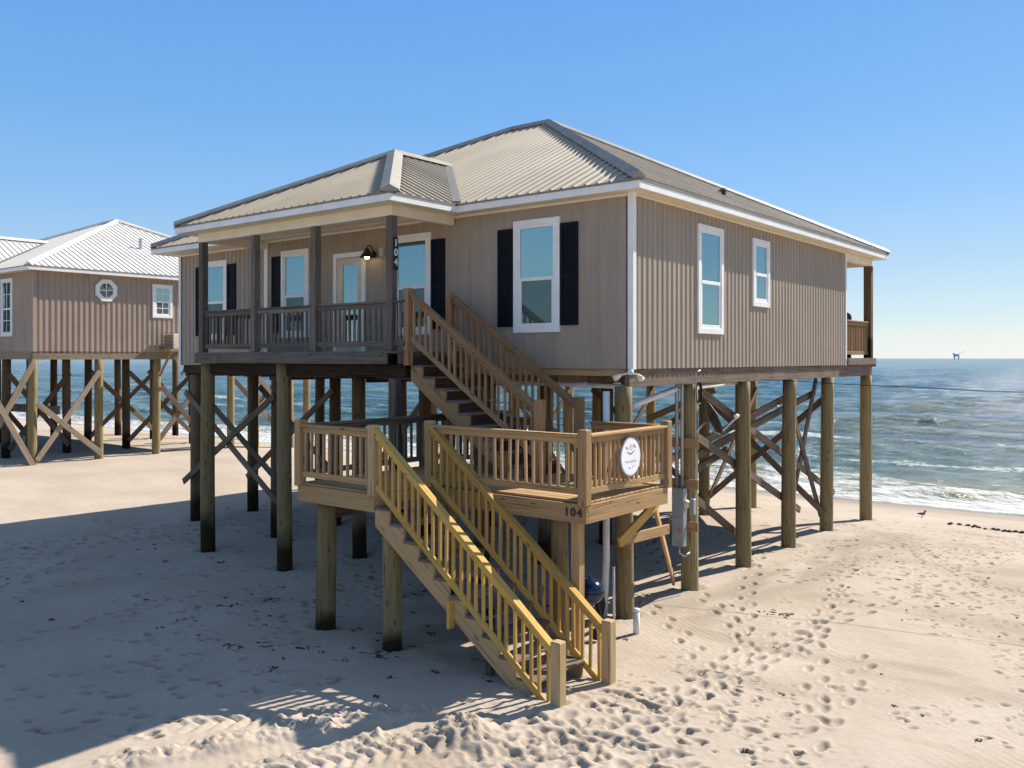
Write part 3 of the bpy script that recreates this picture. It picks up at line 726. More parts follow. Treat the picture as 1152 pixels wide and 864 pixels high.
RN_ = thing('house_number', (.72, LYF - .03, RZ), 'black metal numerals 104 nailed to the rim of the landing', 'house number')
for i, ch in enumerate('104'): place_text('digit', text_mesh(ch, .16, .006), M['black'], RN_, (.62 + i * .10, LYF - .029, RZ + .01), (1, 0, 0), (0, 0, 1))

WL = thing('wall_lamp', (-5.95, 0, 6.1), 'lit black barn lamp on the porch wall beside the front door', 'lamp')
w = MB(); w.tube([(-5.95, -.004, 6.14), (-5.95, -.03, 6.14)], .06, 14)
w.tube([(-5.95, -.03, 6.16), (-5.95, -.07, 6.27), (-5.95, -.13, 6.31), (-5.95, -.19, 6.28), (-5.95, -.20, 6.2)], .013, 8); w.build('bracket', M['black'], WL, True)
w = MB(); w.tube([(-5.95, -.20, 6.24), (-5.95, -.20, 6.19), (-5.95, -.20, 6.15), (-5.95, -.20, 6.06)], [.035, .06, .085, .15], 18, cap=False); w.build('lamp_shade', M['black'], WL, True)
mb_, nt, b, _ = new_mat('lit_bulb'); b.inputs['Base Color'].default_value = (1, .9, .7, 1); b.inputs['Emission Color'].default_value = (1, .72, .35, 1); b.inputs['Emission Strength'].default_value = 6.
w = MB(); w.sphere((-5.95, -.20, 6.075), .05); w.build('bulb', mb_, WL, True)
EP = MB(); EP.box(-5.80, -5.68, -.03, -.001, 6.08, 6.26); e1 = EP.build('meter_cover', M['door'], None, bev=.004); tag(e1, 'small cream cover plate on the porch wall right of the lit lamp', 'cover plate')

FLD = thing('flood_light', (-.02, -.05, 3.75), 'twin cream floodlights under the front corner of the taupe house', 'lamp')
for dx, dy in ((-.12, -.08), (.11, .02)):
    f = MB(); a = Vector((-.01, -.055, 3.84)); b = a + Vector((dx, dy, -.03)); c = b + Vector((dx * .9, -.03, -.07))
    f.tube([a, b], .014); f.tube([b, b + (c - b) * .35, c], [.022, .038, .055], 14); f.build('lamp_head', M['cream'], FLD, True)
f = MB(); f.tube([(-.01, -.025, 3.85), (-.01, -.06, 3.85)], .045, 14); f.build('base', M['white'], FLD)

EB = thing('electric_panel', (-.16, 1.95, .8), 'grey electric panel with round meter and conduits strapped to a house pile', 'electric panel')
MB().box(-.29, -.06, 1.80, 1.94, .78, 1.80).build('panel_box', M['grey'], EB, bev=.008)
MB().box(-.275, -.075, 1.788, 1.799, .83, 1.30).build('panel_door', M['grey'], EB, bev=.004)
m = MB(); m.tube([(-.059, 1.87, 1.52), (-.02, 1.87, 1.52)], .08, 18); m.tube([(-.02, 1.87, 1.52), (.0, 1.87, 1.52), (.015, 1.87, 1.52)], [.065, .06, .03], 18); m.build('meter', M['door'], EB, True)
MB().box(-.16, -.10, 1.785, 1.787, 1.02, 1.10).build('warning_label', flat('red_label', (.5, .12, .09), .5), EB)
m = MB(); m.tube([(-.23, 1.88, 1.80), (-.23, 1.88, 3.66), (-.21, 1.93, 3.76), (-.12, 2.02, 3.8)], .035, 10); m.build('conduit', M['galv'], EB, True)
m = MB(); m.tube([(-.13, 1.88, 1.80), (-.13, 1.88, 3.66), (-.12, 1.94, 3.76)], .030, 10); m.build('conduit', M['galv'], EB, True)
m = MB(); m.tube([(.06, 2.02, .3), (.06, 2.02, 3.82), (.10, 2.12, 3.86)], .012, 8); m.build('conduit', M['galv'], EB, True)
for z in (2.58, 1.86, 1.12): beam('mounting_board', (-.44, 1.985, z), (.13, 1.985, z), .04, .17, M['brown'], EB)
m = MB(); m.box(.02, .10, 1.965 - .09, 1.964, 1.35, 1.62); m.build('junction_box', M['grey'], EB, bev=.006)
m = MB(); m.tube([(-.17, 1.86, .78), (-.17, 1.86, .66), (-.10, 1.90, .60), (-.03, 1.98, .66)], .02, 8); m.build('conduit', M['galv'], EB, True)
m = MB()
for k in range(4):
    m.tube([(-.02 + .02 * math.sin(k), 2.02 + .12 * math.cos(a) * (1 - .1 * k) - .05, 3.45 + (.16 + .02 * k) * math.sin(a)) if False else (.015 + .012 * k, 2.18 + .11 * math.cos(a), 3.46 + (.16 + .015 * k) * math.sin(a)) for a in [2 * math.pi * q / 16 for q in range(17)]], .008, 6)
m.build('cable_coil', M['black'], EB, True)

SD = thing('satellite_dish', (.05, 2.2, 2.75), 'small dark satellite dish on an arm beside the conduit pile', 'satellite dish')
dc = Vector((.12, 2.45, 2.98)); dn = (Vector((.66, .62, .42))).normalized()
a = dn.cross(Vector((0, 0, 1))).normalized(); b = a.cross(dn); vs = []; fs = []; nr, ns = 6, 24
for side in (0, -.012):
    for i in range(nr + 1):
        r = .30 * i / nr
        for j in range(ns):
            t = 2 * math.pi * j / ns
            vs.append(dc + a * (r * math.cos(t)) + b * (r * 1.08 * math.sin(t)) + dn * (.9 * r * r + side))
m0 = (nr + 1) * ns
for k in (0, m0):
    for i in range(nr):
        for j in range(ns):
            q = (k + i * ns + j, k + (i + 1) * ns + j, k + (i + 1) * ns + (j + 1) % ns, k + i * ns + (j + 1) % ns); fs.append(q if k == 0 else q[::-1])
fs += [(nr * ns + j, m0 + nr * ns + j, m0 + nr * ns + (j + 1) % ns, nr * ns + (j + 1) % ns) for j in range(ns)]
MB().add(vs, fs).build('reflector', flat('dark_grey_dish', (.035, .038, .04), .5), SD, True)
s = MB(); tip = dc + dn * .52 - b * .16; s.tube([dc - dn * .05 - b * .2, dc + dn * .05 - b * .32, tip], .016); s.tube([dc - dn * .05, Vector((.0, 2.2, 2.8)), Vector((-.02, 2.2, 2.75))], .025); s.build('arm', M['galv'], SD, True)
s = MB(); s.tube([tip - dn * .02, tip - dn * .10], [.035, .05], 12); s.build('receiver', M['pvc'], SD, True)

# round sign on the landing rail
SG = thing('round_sign', (.95, -1.66, 2.72), 'round white sign with a blue emblem on the landing rail', 'sign')
def disc(mb, x0, x1, c, r, n=40):
    vs = [(x, c[0] + r * math.cos(2 * math.pi * j / n), c[1] + r * 1. * math.sin(2 * math.pi * j / n)) for x in (x0, x1) for j in range(n)]
    mb.add(vs, [tuple(range(n - 1, -1, -1)), tuple(range(n, 2 * n))] + [(j, (j + 1) % n, n + (j + 1) % n, n + j) for j in range(n)])
q = MB(); disc(q, .942, .962, (-1.66, 2.72), .265); q.build('rim', flat('slate_rim', (.22, .26, .30), .5), SG, bev=.002)
q = MB(); disc(q, .9625, .966, (-1.66, 2.72), .250); q.build('face', flat('white_sign_face', (.82, .84, .86), .4, noise=.02), SG)
q = MB(); disc(q, .9665, .968, (-1.66, 2.72), .238); q.build('inner_face', flat('white_sign_centre', (.86, .86, .86), .4, noise=.02), SG)
def stroke(mb, pts, w):
    """flat stroke on the sign, pts in (y,z) from the centre; w per point"""
    n = len(pts); vs = []
    for i, (y, z) in enumerate(pts):
        y1, z1 = pts[min(i + 1, n - 1)]; y0, z0 = pts[max(i - 1, 0)]; d = Vector((y1 - y0, z1 - z0)).normalized(); p = Vector((-d.y, d.x)) * (w[i] / 2)
        vs += [(.9695, -1.66 + y + p.x, 2.72 + z + p.y), (.9695, -1.66 + y - p.x, 2.72 + z - p.y)]
    mb.add(vs, [(2 * i, 2 * i + 1, 2 * i + 3, 2 * i + 2) for i in range(n - 1)])
blu = flat('emblem_blue', (.09, .25, .50), .5); slt = flat('emblem_slate', (.20, .25, .36), .5); pk = flat('emblem_peach', (.78, .55, .45), .5); gtx = flat('emblem_grey', (.48, .50, .53), .5)
q = MB(); stroke(q, [(-.10, .08), (-.03, .045), (.02, .05), (.10, .09)], [.008, .022, .024, .006]); q.build('emblem_wave', blu, SG)
q = MB(); stroke(q, [(-.13, .155), (-.105, .13), (-.07, .11)], [.006, .03, .008]); stroke(q, [(.06, .17), (.09, .145), (.13, .12)], [.008, .032, .006]); q.build('emblem_gulls', slt, SG)
q = MB(); disc(q, .9685, .9692, (-1.655, 2.855), .045, 20); q.build('emblem_sun', pk, SG)
q = MB()
for y in (-.13, -.085, -.05, .0, .035, .08, .12): q.box(.9685, .9692, -1.66 + y - .017, -1.66 + y + .012, 2.645 + .04 * abs(y), 2.672 + .04 * abs(y))
q.build('lettering_smudge', gtx, SG)
q = MB(); stroke(q, [(-.06, -.135), (-.03, -.15), (.0, -.145)], [.006, .018, .006]); stroke(q, [(.03, -.14), (.06, -.13), (.09, -.115)], [.006, .016, .006]); q.build('emblem_fish', slt, SG)

# pipes
p = MB(); p.tube([(-.30, -.30, 3.55), (-.30, -.30, .9), (-.34, -.27, .45), (-.38, -.25, -.1)], .055, 12); tag(p.build('drain_pipe', M['pvc'], None, True), 'white plastic drain pipe running down beside the front corner pile', 'pipe')
p = MB(); p.tube([(-.12, -.36, -.1), (-.125, -.36, .80)], .022, 10); p.tube([(-.125, -.36, .80), (-.125, -.36, .83)], .026, 10); tag(p.build('water_pipe', M['pvc'], None, True), 'thin white standpipe at the foot of the front corner pile', 'pipe')
p = MB(); p.tube([(.49, -.71, -.15), (.49, -.71, .32)], .050, 14); p.tube([(.49, -.71, .32), (.49, -.71, .36)], [.056, .045], 14); tag(p.build('pipe_stub', M['pvc'], None, True), 'short white capped pipe standing alone in the sand right of the stairs', 'pipe')
p = MB(); p.tube([(-.22, .35, 3.30), (-.24, 1.8, 3.52), (-.24, 4.4, 3.60)], .05, 10); tag(p.build('waste_pipe', M['pvc'], None, True), 'long white waste pipe slung under the side of the house floor', 'pipe')
p = MB(); p.tube([(-.4, .45, 3.60), (-3.2, .45, 3.64)], .04, 10); tag(p.build('supply_pipe', M['pvc'], None, True), 'white supply pipe slung under the front of the house floor', 'pipe')
p = MB(); p.tube([(-.33, -.42, .52), (-.34, -.42, .40), (-.35, -.40, .22), (-.35, -.40, .02)], [.02, .055, .09, .045], 10); tag(p.build('hose_bundle', M['weed'], None, True), 'dark bundled cover hanging low beside the white drain pipe', 'bundle')
# kettle grill
GR = thing('kettle_grill', (.02, -1.25, 0), 'dark blue kettle grill standing under the landing', 'grill')
gc = (.02, -1.25, .66)
g = MB(); g.sphere(gc, .21, 20, 8, (1, 1, .85), 0, math.pi / 2); g.tube([(gc[0], gc[1], gc[2] + .17), (gc[0], gc[1], gc[2] + .22)], .02); g.build('lid', M['blue'], GR, True)
g = MB(); g.sphere((gc[0], gc[1], gc[2] - .012), .215, 20, 8, (1, 1, .9), math.pi / 2, math.pi); g.build('bowl', M['blue'], GR, True)
for k in range(3):
    a = 2 * math.pi * k / 3 + .6; g = MB(); g.tube([(gc[0] + .12 * math.cos(a), gc[1] + .12 * math.sin(a), .50), (gc[0] + .24 * math.cos(a), gc[1] + .24 * math.sin(a), gz(.02, -1.25) - .02)], .012, 8); g.build('leg', M['black'], GR)
for s_ in (-1, 1):
    g = MB(); g.tube([(gc[0] + .2, gc[1] + .13 * s_, .09), (gc[0] + .2, gc[1] + .16 * s_, .09)], .08, 16); g.build('wheel', M['black'], GR)
# covered object on the rear porch
g = MB(); g.sphere((-.45, 11.4, 5.12), .17, 16, 10, (1, 1, .9)); g.tube([(-.45, 11.4, 4.075), (-.45, 11.4, 5.05)], [.16, .14], 12); tag(g.build('grill_cover', M['black'], None, True), 'black covered grill just showing over the back porch rail', 'grill')

# overhead cable, looping away to the right over the beach
pts = []
A_ = Vector((.0, 5.0, 3.64)); B_ = Vector((40, 13.9, 3.9))
for i in range(90):
    t = i / 89; q = A_.lerp(B_, t); q.z += -.53 * 4 * t * (1 - t) + .008 * math.sin(i * 1.3); pts.append(q)
tag(MB().tube(pts, .0065, 6).build('cable', M['rubber'], None, True), 'thin black cable running from the house beam out to the right over the beach', 'cable')

# gull + drilling rig
GU = thing('gull', (.6, 14.75, gz(.6, 14.75)), 'small grey gull standing alone on the wet beach', 'gull')
z = gz(.6, 14.75)
g = MB(); g.sphere((.6, 14.75, z + .14), .1, 12, 8, (1.35, .62, .62)); g.tube([(.68, 14.75, z + .17), (.72, 14.75, z + .25), (.73, 14.75, z + .27)], [.05, .045, .035], 8); g.sphere((.735, 14.75, z + .275), .045, 10, 7)
g.tube([(.5, 14.75, z + .14), (.38, 14.75, z + .12)], [.055, .015], 8)
for s_ in (-1, 1): g.tube([(.6, 14.75 + .03 * s_, z + .09), (.61, 14.75 + .03 * s_, z - .01)], .008, 6)
g.build('body', flat('grey_plumage', (.16, .15, .15), .8), GU, True)
g = MB(); g.tube([(.77, 14.75, z + .275), (.83, 14.75, z + .26)], [.014, .004], 6); g.build('beak', M['gold'], GU)
GU.scale = (.62, .62, .62)
RG = thing('oil_rig', (-937, 4354, SEA), 'hazy oil platform far out on the sea horizon', 'oil rig')
g = MB(); r0 = (-937, 4354)
g.box(r0[0] - 16, r0[0] + 16, r0[1] - 12, r0[1] + 12, 17, 30).box(r0[0] - 22, r0[0] - 4, r0[1] - 10, r0[1] + 10, 30, 36).box(r0[0] + 2, r0[0] + 12, r0[1] - 8, r0[1] + 8, 30, 33); g.build('deck_block', M['rig'], RG)
for sx in (-1, 1):
    for sy in (-1, 1):
        g = MB(); g.tube([(r0[0] + 13 * sx, r0[1] + 9 * sy, -2), (r0[0] + 11 * sx, r0[1] + 8 * sy, 18)], 2., 8); g.build('leg', M['rig'], RG)
g = MB(); g.bar((r0[0] + 10, r0[1], 33), (r0[0] + 44, r0[1], 50), 1.4, 1.4); g.build('crane_boom', M['rig'], RG); RG.scale = (.72, .72, .72)

# ------------------------------------------------------------------ SAND
def axis(lo, hi, step, far0, far1, g=1.12):
    a = list(np.arange(lo, hi + 1e-6, step)); s = step; x = hi
    while x < far1: s *= g; x += s; a.append(x)
    s = step; x = lo; pre = []
    while x > far0: s *= g; x -= s; pre.append(x)
    return np.array(pre[::-1] + a)
def axis2(segs, far0, far1, g=1.12):
    a = []
    for lo, hi, st in segs: a += list(np.arange(lo, hi - 1e-6, st))
    s = segs[-1][2]; x = a[-1]
    while x < far1: x += s; a.append(x); s *= g
    s = segs[0][2]; x = a[0]; pre = []
    while x > far0: x -= s; pre.append(x); s *= g
    return np.array(pre[::-1] + a)
X = axis2(((-15.5, -3, .04), (-3, 6.2, .024)), -1500, 900); Y = axis2(((-8.8, -1.5, .024), (-1.5, 12.5, .036)), -260, 75)
XX, YY = np.meshgrid(X, Y)
ZZ = ground0(XX, YY)
near = (1 - sstep(14, 18, YY)) * sstep(-60, -30, XX) * (1 - sstep(20, 40, XX))
ZZ += near * (.022 * (fbm(XX * 1.1, YY * 1.1, 3, 11) - .5) + .005 * (fbm(XX * 5, YY * 5, 2, 21) - .5))
# berm of turned sand and a smooth wheel rut in the foreground
def seg(x, y, a, b):
    dx, dy = b[0] - a[0], b[1] - a[1]; l2 = dx * dx + dy * dy
    t = ((x - a[0]) * dx + (y - a[1]) * dy) / l2; tc = np.clip(t, 0, 1)
    side = ((x - a[0]) * dy - (y - a[1]) * dx) / math.sqrt(l2)
    return np.hypot(x - a[0] - tc * dx, y - a[1] - tc * dy), t, side
d1, t1, s1 = seg(XX, YY, (-.9, -7.6), (.55, -5.05))
clump = fbm(XX * 5, YY * 5, 4, 31); c2 = fbm(XX * 14, YY * 14, 3, 33); c3 = fbm(XX * 30, YY * 30, 2, 34)
clod = .55 * (clump - .5) + .35 * (np.abs(c2 - .5) * 2 - .3) + .22 * (c3 - .5)
def lug(t, s, w, per, ht, slant):
    """row of tyre lugs: t metres along the track, s metres across"""
    p = np.mod(t + slant * np.abs(s), per) / per
    return ht * np.exp(-(s / w) ** 6) * (sstep(.0, .14, p) - sstep(.5, .64, p))
def track(a, b, w):
    d, t, sd_ = seg(XX, YY, a, b); ln = math.hypot(b[0] - a[0], b[1] - a[1]); return d, t * ln, sd_, ln
d, t, q_, ln = track((-.9, -8.0), (.62, -4.75), 1)          # smooth wheel rut
ins = sstep(-.3, .1, t) * (1 - sstep(ln - .35, ln, t))
ZZ -= ins * .045 * np.exp(-(q_ / .20) ** 6)
for off, wd, ht in ((-.36, .17, .075), (.36, .15, .06)):      # turned-up shoulders of clods
    ZZ += ins * np.exp(-((q_ - off) / wd) ** 2) * (ht * .55 + ht * 3.2 * clod)
ZZ += ins * lug(t, q_ - .62, .15, .17, .035, .7)
d, t, q_, ln = track((-1.6, -7.0), (.0, -4.95), 1)           # second track, lug prints
ins = sstep(0, .3, t) * (1 - sstep(ln - .3, ln, t)); ZZ += ins * (lug(t, q_, .20, .19, .038, .8) - .018 * np.exp(-(q_ / .22) ** 6)) + ins * .03 * clod * np.exp(-(q_ / .4) ** 2)
rr_ = np.hypot((XX - .98) * .95, (YY + 5.1) * 1.15); mnd = np.exp(-(rr_ / .34) ** 2.4); ZZ += mnd * (.17 + .24 * clod)
rr_ = np.hypot(XX - .35, YY + 5.85); ZZ += np.exp(-(rr_ / .22) ** 2) * (.07 + .22 * clod)
rr_ = np.hypot(XX + .15, YY + 6.0); ZZ += np.exp(-(rr_ / .15) ** 2) * (.07 + .2 * clod)
# footprints and scuffs
ix0 = np.searchsorted(X, -15.5); iy0 = np.searchsorted(Y, -9.)
DSHADE = np.zeros_like(ZZ); DZ = np.zeros_like(ZZ)
def dent(cx, cy, ang, a, b, dep, rim=.35, wet=.0):  # wet sets how dark the dent floor is painted as shade
    R = 2.2 * max(a, b)
    i0, i1 = np.searchsorted(X, cx - R), np.searchsorted(X, cx + R); j0, j1 = np.searchsorted(Y, cy - R), np.searchsorted(Y, cy + R)
    if i1 <= i0 or j1 <= j0: return
    xx = XX[j0:j1, i0:i1] - cx; yy = YY[j0:j1, i0:i1] - cy
    u = (xx * math.cos(ang) + yy * math.sin(ang)) / a; w = (-xx * math.sin(ang) + yy * math.cos(ang)) / b
    r = np.sqrt(u * u + w * w)
    if wet: DSHADE[j0:j1, i0:i1] = np.maximum(DSHADE[j0:j1, i0:i1], wet * np.exp(-(r / .85) ** 4))
    DZ[j0:j1, i0:i1] += dep * (-np.exp(-(r / .9) ** 4) + rim * np.exp(-((r - 1.3) / .35) ** 2))
def scatter(n, fx, dep, size=(.09, .15)):
    k = 0
    while k < n:
        x, y, ok = fx()
        if not ok: continue
        a = rng.uniform(*size); dent(x, y, rng.uniform(0, 6.3), a, a * rng.uniform(.38, .7), rng.uniform(*dep), rng.uniform(.15, .5), rng.uniform(.2, .75)); k += 1
def trail(x, y, ang, n, step=.36, dep=(.03, .06)):
    for i in range(n):
        ang += rng.normal(0, .06); x += step * math.cos(ang); y += step * math.sin(ang); s = (i % 2) * 2 - 1
        dent(x - .1 * s * math.sin(ang), y + .1 * s * math.cos(ang), ang + rng.normal(0, .12), .135, .055, rng.uniform(*dep), .3, rng.uniform(.2, .6))
U = rng.uniform
def worn(x, y, th=.5): return float(fbm(np.array([x * .45 + 3]), np.array([y * .45]), 3, 95)[0]) > th
def wp(x0, x1, y0, y1, th):
    x, y = U(x0, x1), U(y0, y1); return x, y, worn(x, y, th)
scatter(1400, lambda: wp(1.3, 6.2, -8, 12, .40), (.010, .03), (.03, .07))
scatter(300, lambda: wp(1.5, 6.2, -7, 9, .40), (.022, .055), (.045, .085))
scatter(300, lambda: (rng.normal(2.3, .8), rng.normal(-4.6, 1.1), True), (.012, .04), (.05, .12))
scatter(80, lambda: (rng.normal(2.1, .6), rng.normal(-4.3, .8), True), (.02, .05), (.08, .15))
scatter(800, lambda: wp(-14, -1.2, -8.5, 2, .47), (.03, .075), (.05, .105))
scatter(110, lambda: (U(.6, 1.8), U(-8, -4.4), True), (.01, .03), (.05, .09))
scatter(400, lambda: (U(.2, 4), U(3, 14), True), (.012, .03), (.05, .1))
scatter(200, lambda: (U(-14, 0), U(2, 12), True), (.01, .03))
for _ in range(9): trail(U(1.5, 4), U(-6, 2), rng.choice([1.2, 1.5, 1.9, -1.4]) + rng.normal(0, .3), 24)
for _ in range(12): trail(U(-13, -3), U(-8, 1), U(0, 6.3), 20)
# scour hollows and little drifts round the piles
for o in [o for o in bpy.data.objects if o.name.split('.')[0] == 'pile']:
    p = WM[o.name].translation; dent(p.x, p.y, 0, .26, .26, .05, .35)
ZZ += np.where(DZ < 0, .075 * np.tanh(DZ / .075), .018 * np.tanh(DZ / .018))
# dune ripples where nobody walked
rm = np.clip(fbm(XX * .5, YY * .5, 3, 51) * 2.4 - .9, 0, 1)
ZZ += near * rm * .0035 * np.sin((XX * .55 + YY * .84) * 60 + 6 * fbm(XX * 1.3, YY * 1.3, 2, 52))
damp_shade = np.zeros_like(ZZ)
dd_, tt_, ss_ = seg(XX, YY, (.6, .9), (1.3, 9.5)); damp_shade = np.maximum(damp_shade, .55 * np.exp(-(dd_ / (.55 + .5 * fbm(XX * 1.5, YY * .6, 3, 61))) ** 2) * sstep(.3, .6, fbm(XX * 2.2, YY * .8, 4, 62)))
damp_shade = np.maximum(damp_shade, .6 * np.exp(-(np.hypot(XX + 1.2, (YY + 2.2) * .9) / 1.7) ** 2) * sstep(.38, .62, fbm(XX * 2.4, YY * 2.4, 4, 63)))  # brown litter tone and shade under the landing, painted into the sand
damp_shade = np.maximum(damp_shade, sstep(15.6, 19.2, YY + 1.2 * (fbm(XX * .25, YY * .25, 3, 64) - .5)))
damp_shade = np.maximum(damp_shade, .35 * sstep(.55, .75, fbm(XX * .35, YY * 1.3, 4, 65)) * near * sstep(.3, 1, XX))
damp_shade = np.maximum(damp_shade, DSHADE * np.where(XX < -1, 1.2, .9))  # footprint shade painted in as darker sand, stronger on the left
nyv, nxv = ZZ.shape
me = bpy.data.meshes.new('sand')
co = np.stack([XX, YY, ZZ], -1).reshape(-1, 3).astype(np.float32)
idx = np.arange(nxv * nyv).reshape(nyv, nxv)
q = np.stack([idx[:-1, :-1], idx[:-1, 1:], idx[1:, 1:], idx[1:, :-1]], -1).reshape(-1, 4)
def fast_mesh(me, co, q):
    me.vertices.add(len(co)); me.vertices.foreach_set('co', co.ravel())
    me.loops.add(q.size); me.loops.foreach_set('vertex_index', q.ravel().astype(np.int32))
    me.polygons.add(len(q)); me.polygons.foreach_set('loop_start', np.arange(0, q.size, 4, dtype=np.int32))
    try: me.polygons.foreach_set('loop_total', np.full(len(q), 4, dtype=np.int32))
    except Exception: pass
    me.polygons.foreach_set('use_smooth', np.ones(len(q), dtype=bool)); me.update(); me.validate()
fast_mesh(me, co, q)
at = me.attributes.new('damp_shade', 'FLOAT', 'POINT'); at.data.foreach_set('value', damp_shade.ravel().astype(np.float32))
m, nt, b, _ = new_mat('beach_sand')
tc = N(nt, 'TexCoord'); ad = N(nt, 'Attribute'); ad.attribute_name = 'damp_shade'
n1 = N(nt, 'TexNoise'); n1.inputs['Scale'].default_value = .55; n1.inputs['Detail'].default_value = 6; L(nt, tc.outputs['Object'], n1.inputs[0])
n2 = N(nt, 'TexNoise'); n2.inputs['Scale'].default_value = 9.; n2.inputs['Detail'].default_value = 8; n2.inputs['Roughness'].default_value = .7; L(nt, tc.outputs['Object'], n2.inputs[0])
n3 = N(nt, 'TexNoise'); n3.inputs['Scale'].default_value = 160.; n3.inputs['Detail'].default_value = 4; L(nt, tc.outputs['Object'], n3.inputs[0])
c1 = ramp(nt, n1.outputs['Fac'], [(.3, (.385, .315, .245)), (.7, (.455, .385, .315))])
c2_ = ramp(nt, n2.outputs['Fac'], [(.3, (.88, .87, .86)), (.6, (1, 1, 1))])
c3 = ramp(nt, n3.outputs['Fac'], [(.25, (.78, .76, .74)), (.6, (1.0, 1.0, 1.0))])
col = mixc(nt, 1., c1.outputs[0], c2_.outputs[0], 'MULTIPLY'); col = mixc(nt, .7, col, c3.outputs[0], 'MULTIPLY')
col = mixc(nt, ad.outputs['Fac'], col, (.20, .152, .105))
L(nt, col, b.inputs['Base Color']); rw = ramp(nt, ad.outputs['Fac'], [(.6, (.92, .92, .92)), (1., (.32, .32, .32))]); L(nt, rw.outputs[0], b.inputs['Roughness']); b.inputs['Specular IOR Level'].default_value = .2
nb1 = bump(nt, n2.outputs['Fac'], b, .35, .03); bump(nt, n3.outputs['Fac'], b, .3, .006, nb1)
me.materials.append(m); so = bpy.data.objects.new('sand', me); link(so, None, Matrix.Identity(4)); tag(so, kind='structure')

# dark scraps of seaweed and twigs lying on the sand
def zs(x, y):
    i = min(max(np.searchsorted(X, x), 1), nxv - 1); j = min(max(np.searchsorted(Y, y), 1), nyv - 1); return float(ZZ[j, i])
W_ = MB()
def scrap(x, y, s):
    for _ in range(random.randint(5, 12)):
        a = random.uniform(0, 6.3); ln = s * random.uniform(.12, .55); px_, py_ = x + random.gauss(0, s * .4), y + random.gauss(0, s * .25); pp = []
        for k in range(3):
            pp.append((px_, py_, zs(px_, py_) + .006 + random.uniform(0, .006))); a += random.gauss(0, .35); px_ += ln / 2 * math.cos(a); py_ += ln / 2 * math.sin(a)
        W_.tube(pp, [random.uniform(.003, .007), random.uniform(.004, .010), .003], 5)
for x, y, s in ((-3.02, -4.7, .28), (-1.6, -3.9, .3), (-1.5, -4.0, .2), (-2.6, -4.4, .2), (-3.4, -5.0, .22), (-2.2, -5.2, .2), (1.76, 1.6, .26), (1.72, 1.5, .2), (-5.2, -3.0, .25)): scrap(x, y, s)
for _ in range(60): scrap(random.uniform(-6, .6), random.uniform(-5.2, -.2), random.uniform(.03, .12))
for _ in range(40): scrap(random.uniform(.6, 6), random.uniform(-4, 11), random.uniform(.02, .07))
for _ in range(30): scrap(random.uniform(-13, -5), random.uniform(-6, 2), random.uniform(.05, .12))
wo = W_.build('seaweed_litter', M['weed'], None); tag(wo, 'dark dry seaweed scraps and twigs scattered over the sand', 'seaweed', kind='stuff')
# wrack line along the wet sand at the right
W2 = MB()
for i in range(70):
    t = i / 69; x = 1.6 + 9 * t + random.gauss(0, .04); y = 13.6 - .55 * t * 3 + random.gauss(0, .07); s = .05 + .08 * t
    for _ in range(3):
        a = random.uniform(-.5, .5); h = zs(x, y); u = random.gauss(0, .06)
        W2.tube([(x - s * math.cos(a), y + u - s * math.sin(a), h + .01), (x, y + u, h + .02 + .05 * t), (x + s * math.cos(a), y + u + s * math.sin(a), h + .01)], [.02, .03 + .03 * t, .015], 6)
tag(W2.build('wrack_line', M['weed'], None), 'dark line of seaweed left along the wet beach', 'seaweed', kind='stuff')

# ------------------------------------------------------------------ SEA
XS = axis(-70, 45, .28, -16000, 14000, 1.10)
ys = [13.5]; s = .13
while ys[-1] < 24000:
    ys.append(ys[-1] + s); s *= 1.006 if ys[-1] < 60 else (1.02 if ys[-1] < 400 else 1.10)
YS = np.array(ys); SX, SY = np.meshgrid(XS, YS)
shore = 19.0 + 1.3 * np.sin(SX * .13 + .8) + .6 * np.sin(SX * .41) + .9 * (fbm(SX * .3, SX * 0 + 3, 3, 71) - .5)
dep = SY - shore
warp = 5 * (fbm(SX * .03, SY * .05, 3, 73) - .5) ; w2 = 2 * (fbm(SX * .11, SY * .18, 3, 74) - .5)
grow = sstep(1, 14, dep); fade = 1 - sstep(150, 900, SY)
def crest(ph, k=2.): return np.exp(k * (np.cos(ph) - 1))
amp = .35 + .9 * fbm(SX * .07 + 9, SY * .05, 3, 75)
h = .46 * amp * crest(2 * np.pi * (SY + warp * 2.2 + .12 * SX) / 12.5, 1.6) * grow
h += .18 * amp * crest(2 * np.pi * (SY * .97 + warp * 3 - .22 * SX + 2) / 6.1, 1.4) * grow
h += .10 * np.sin(2 * np.pi * (SY + .5 * SX + w2 * 1.4) / 3.3) * grow * fbm(SX * .2, SY * .2, 2, 76) + .07 * np.sin(2 * np.pi * (SY - .35 * SX + w2 * 2) / 2.1) * grow * fbm(SX * .2, SY * .2, 2, 77)
h += .16 * (fbm(SX * .9, SY * 1.6, 3, 78) - .5) * grow
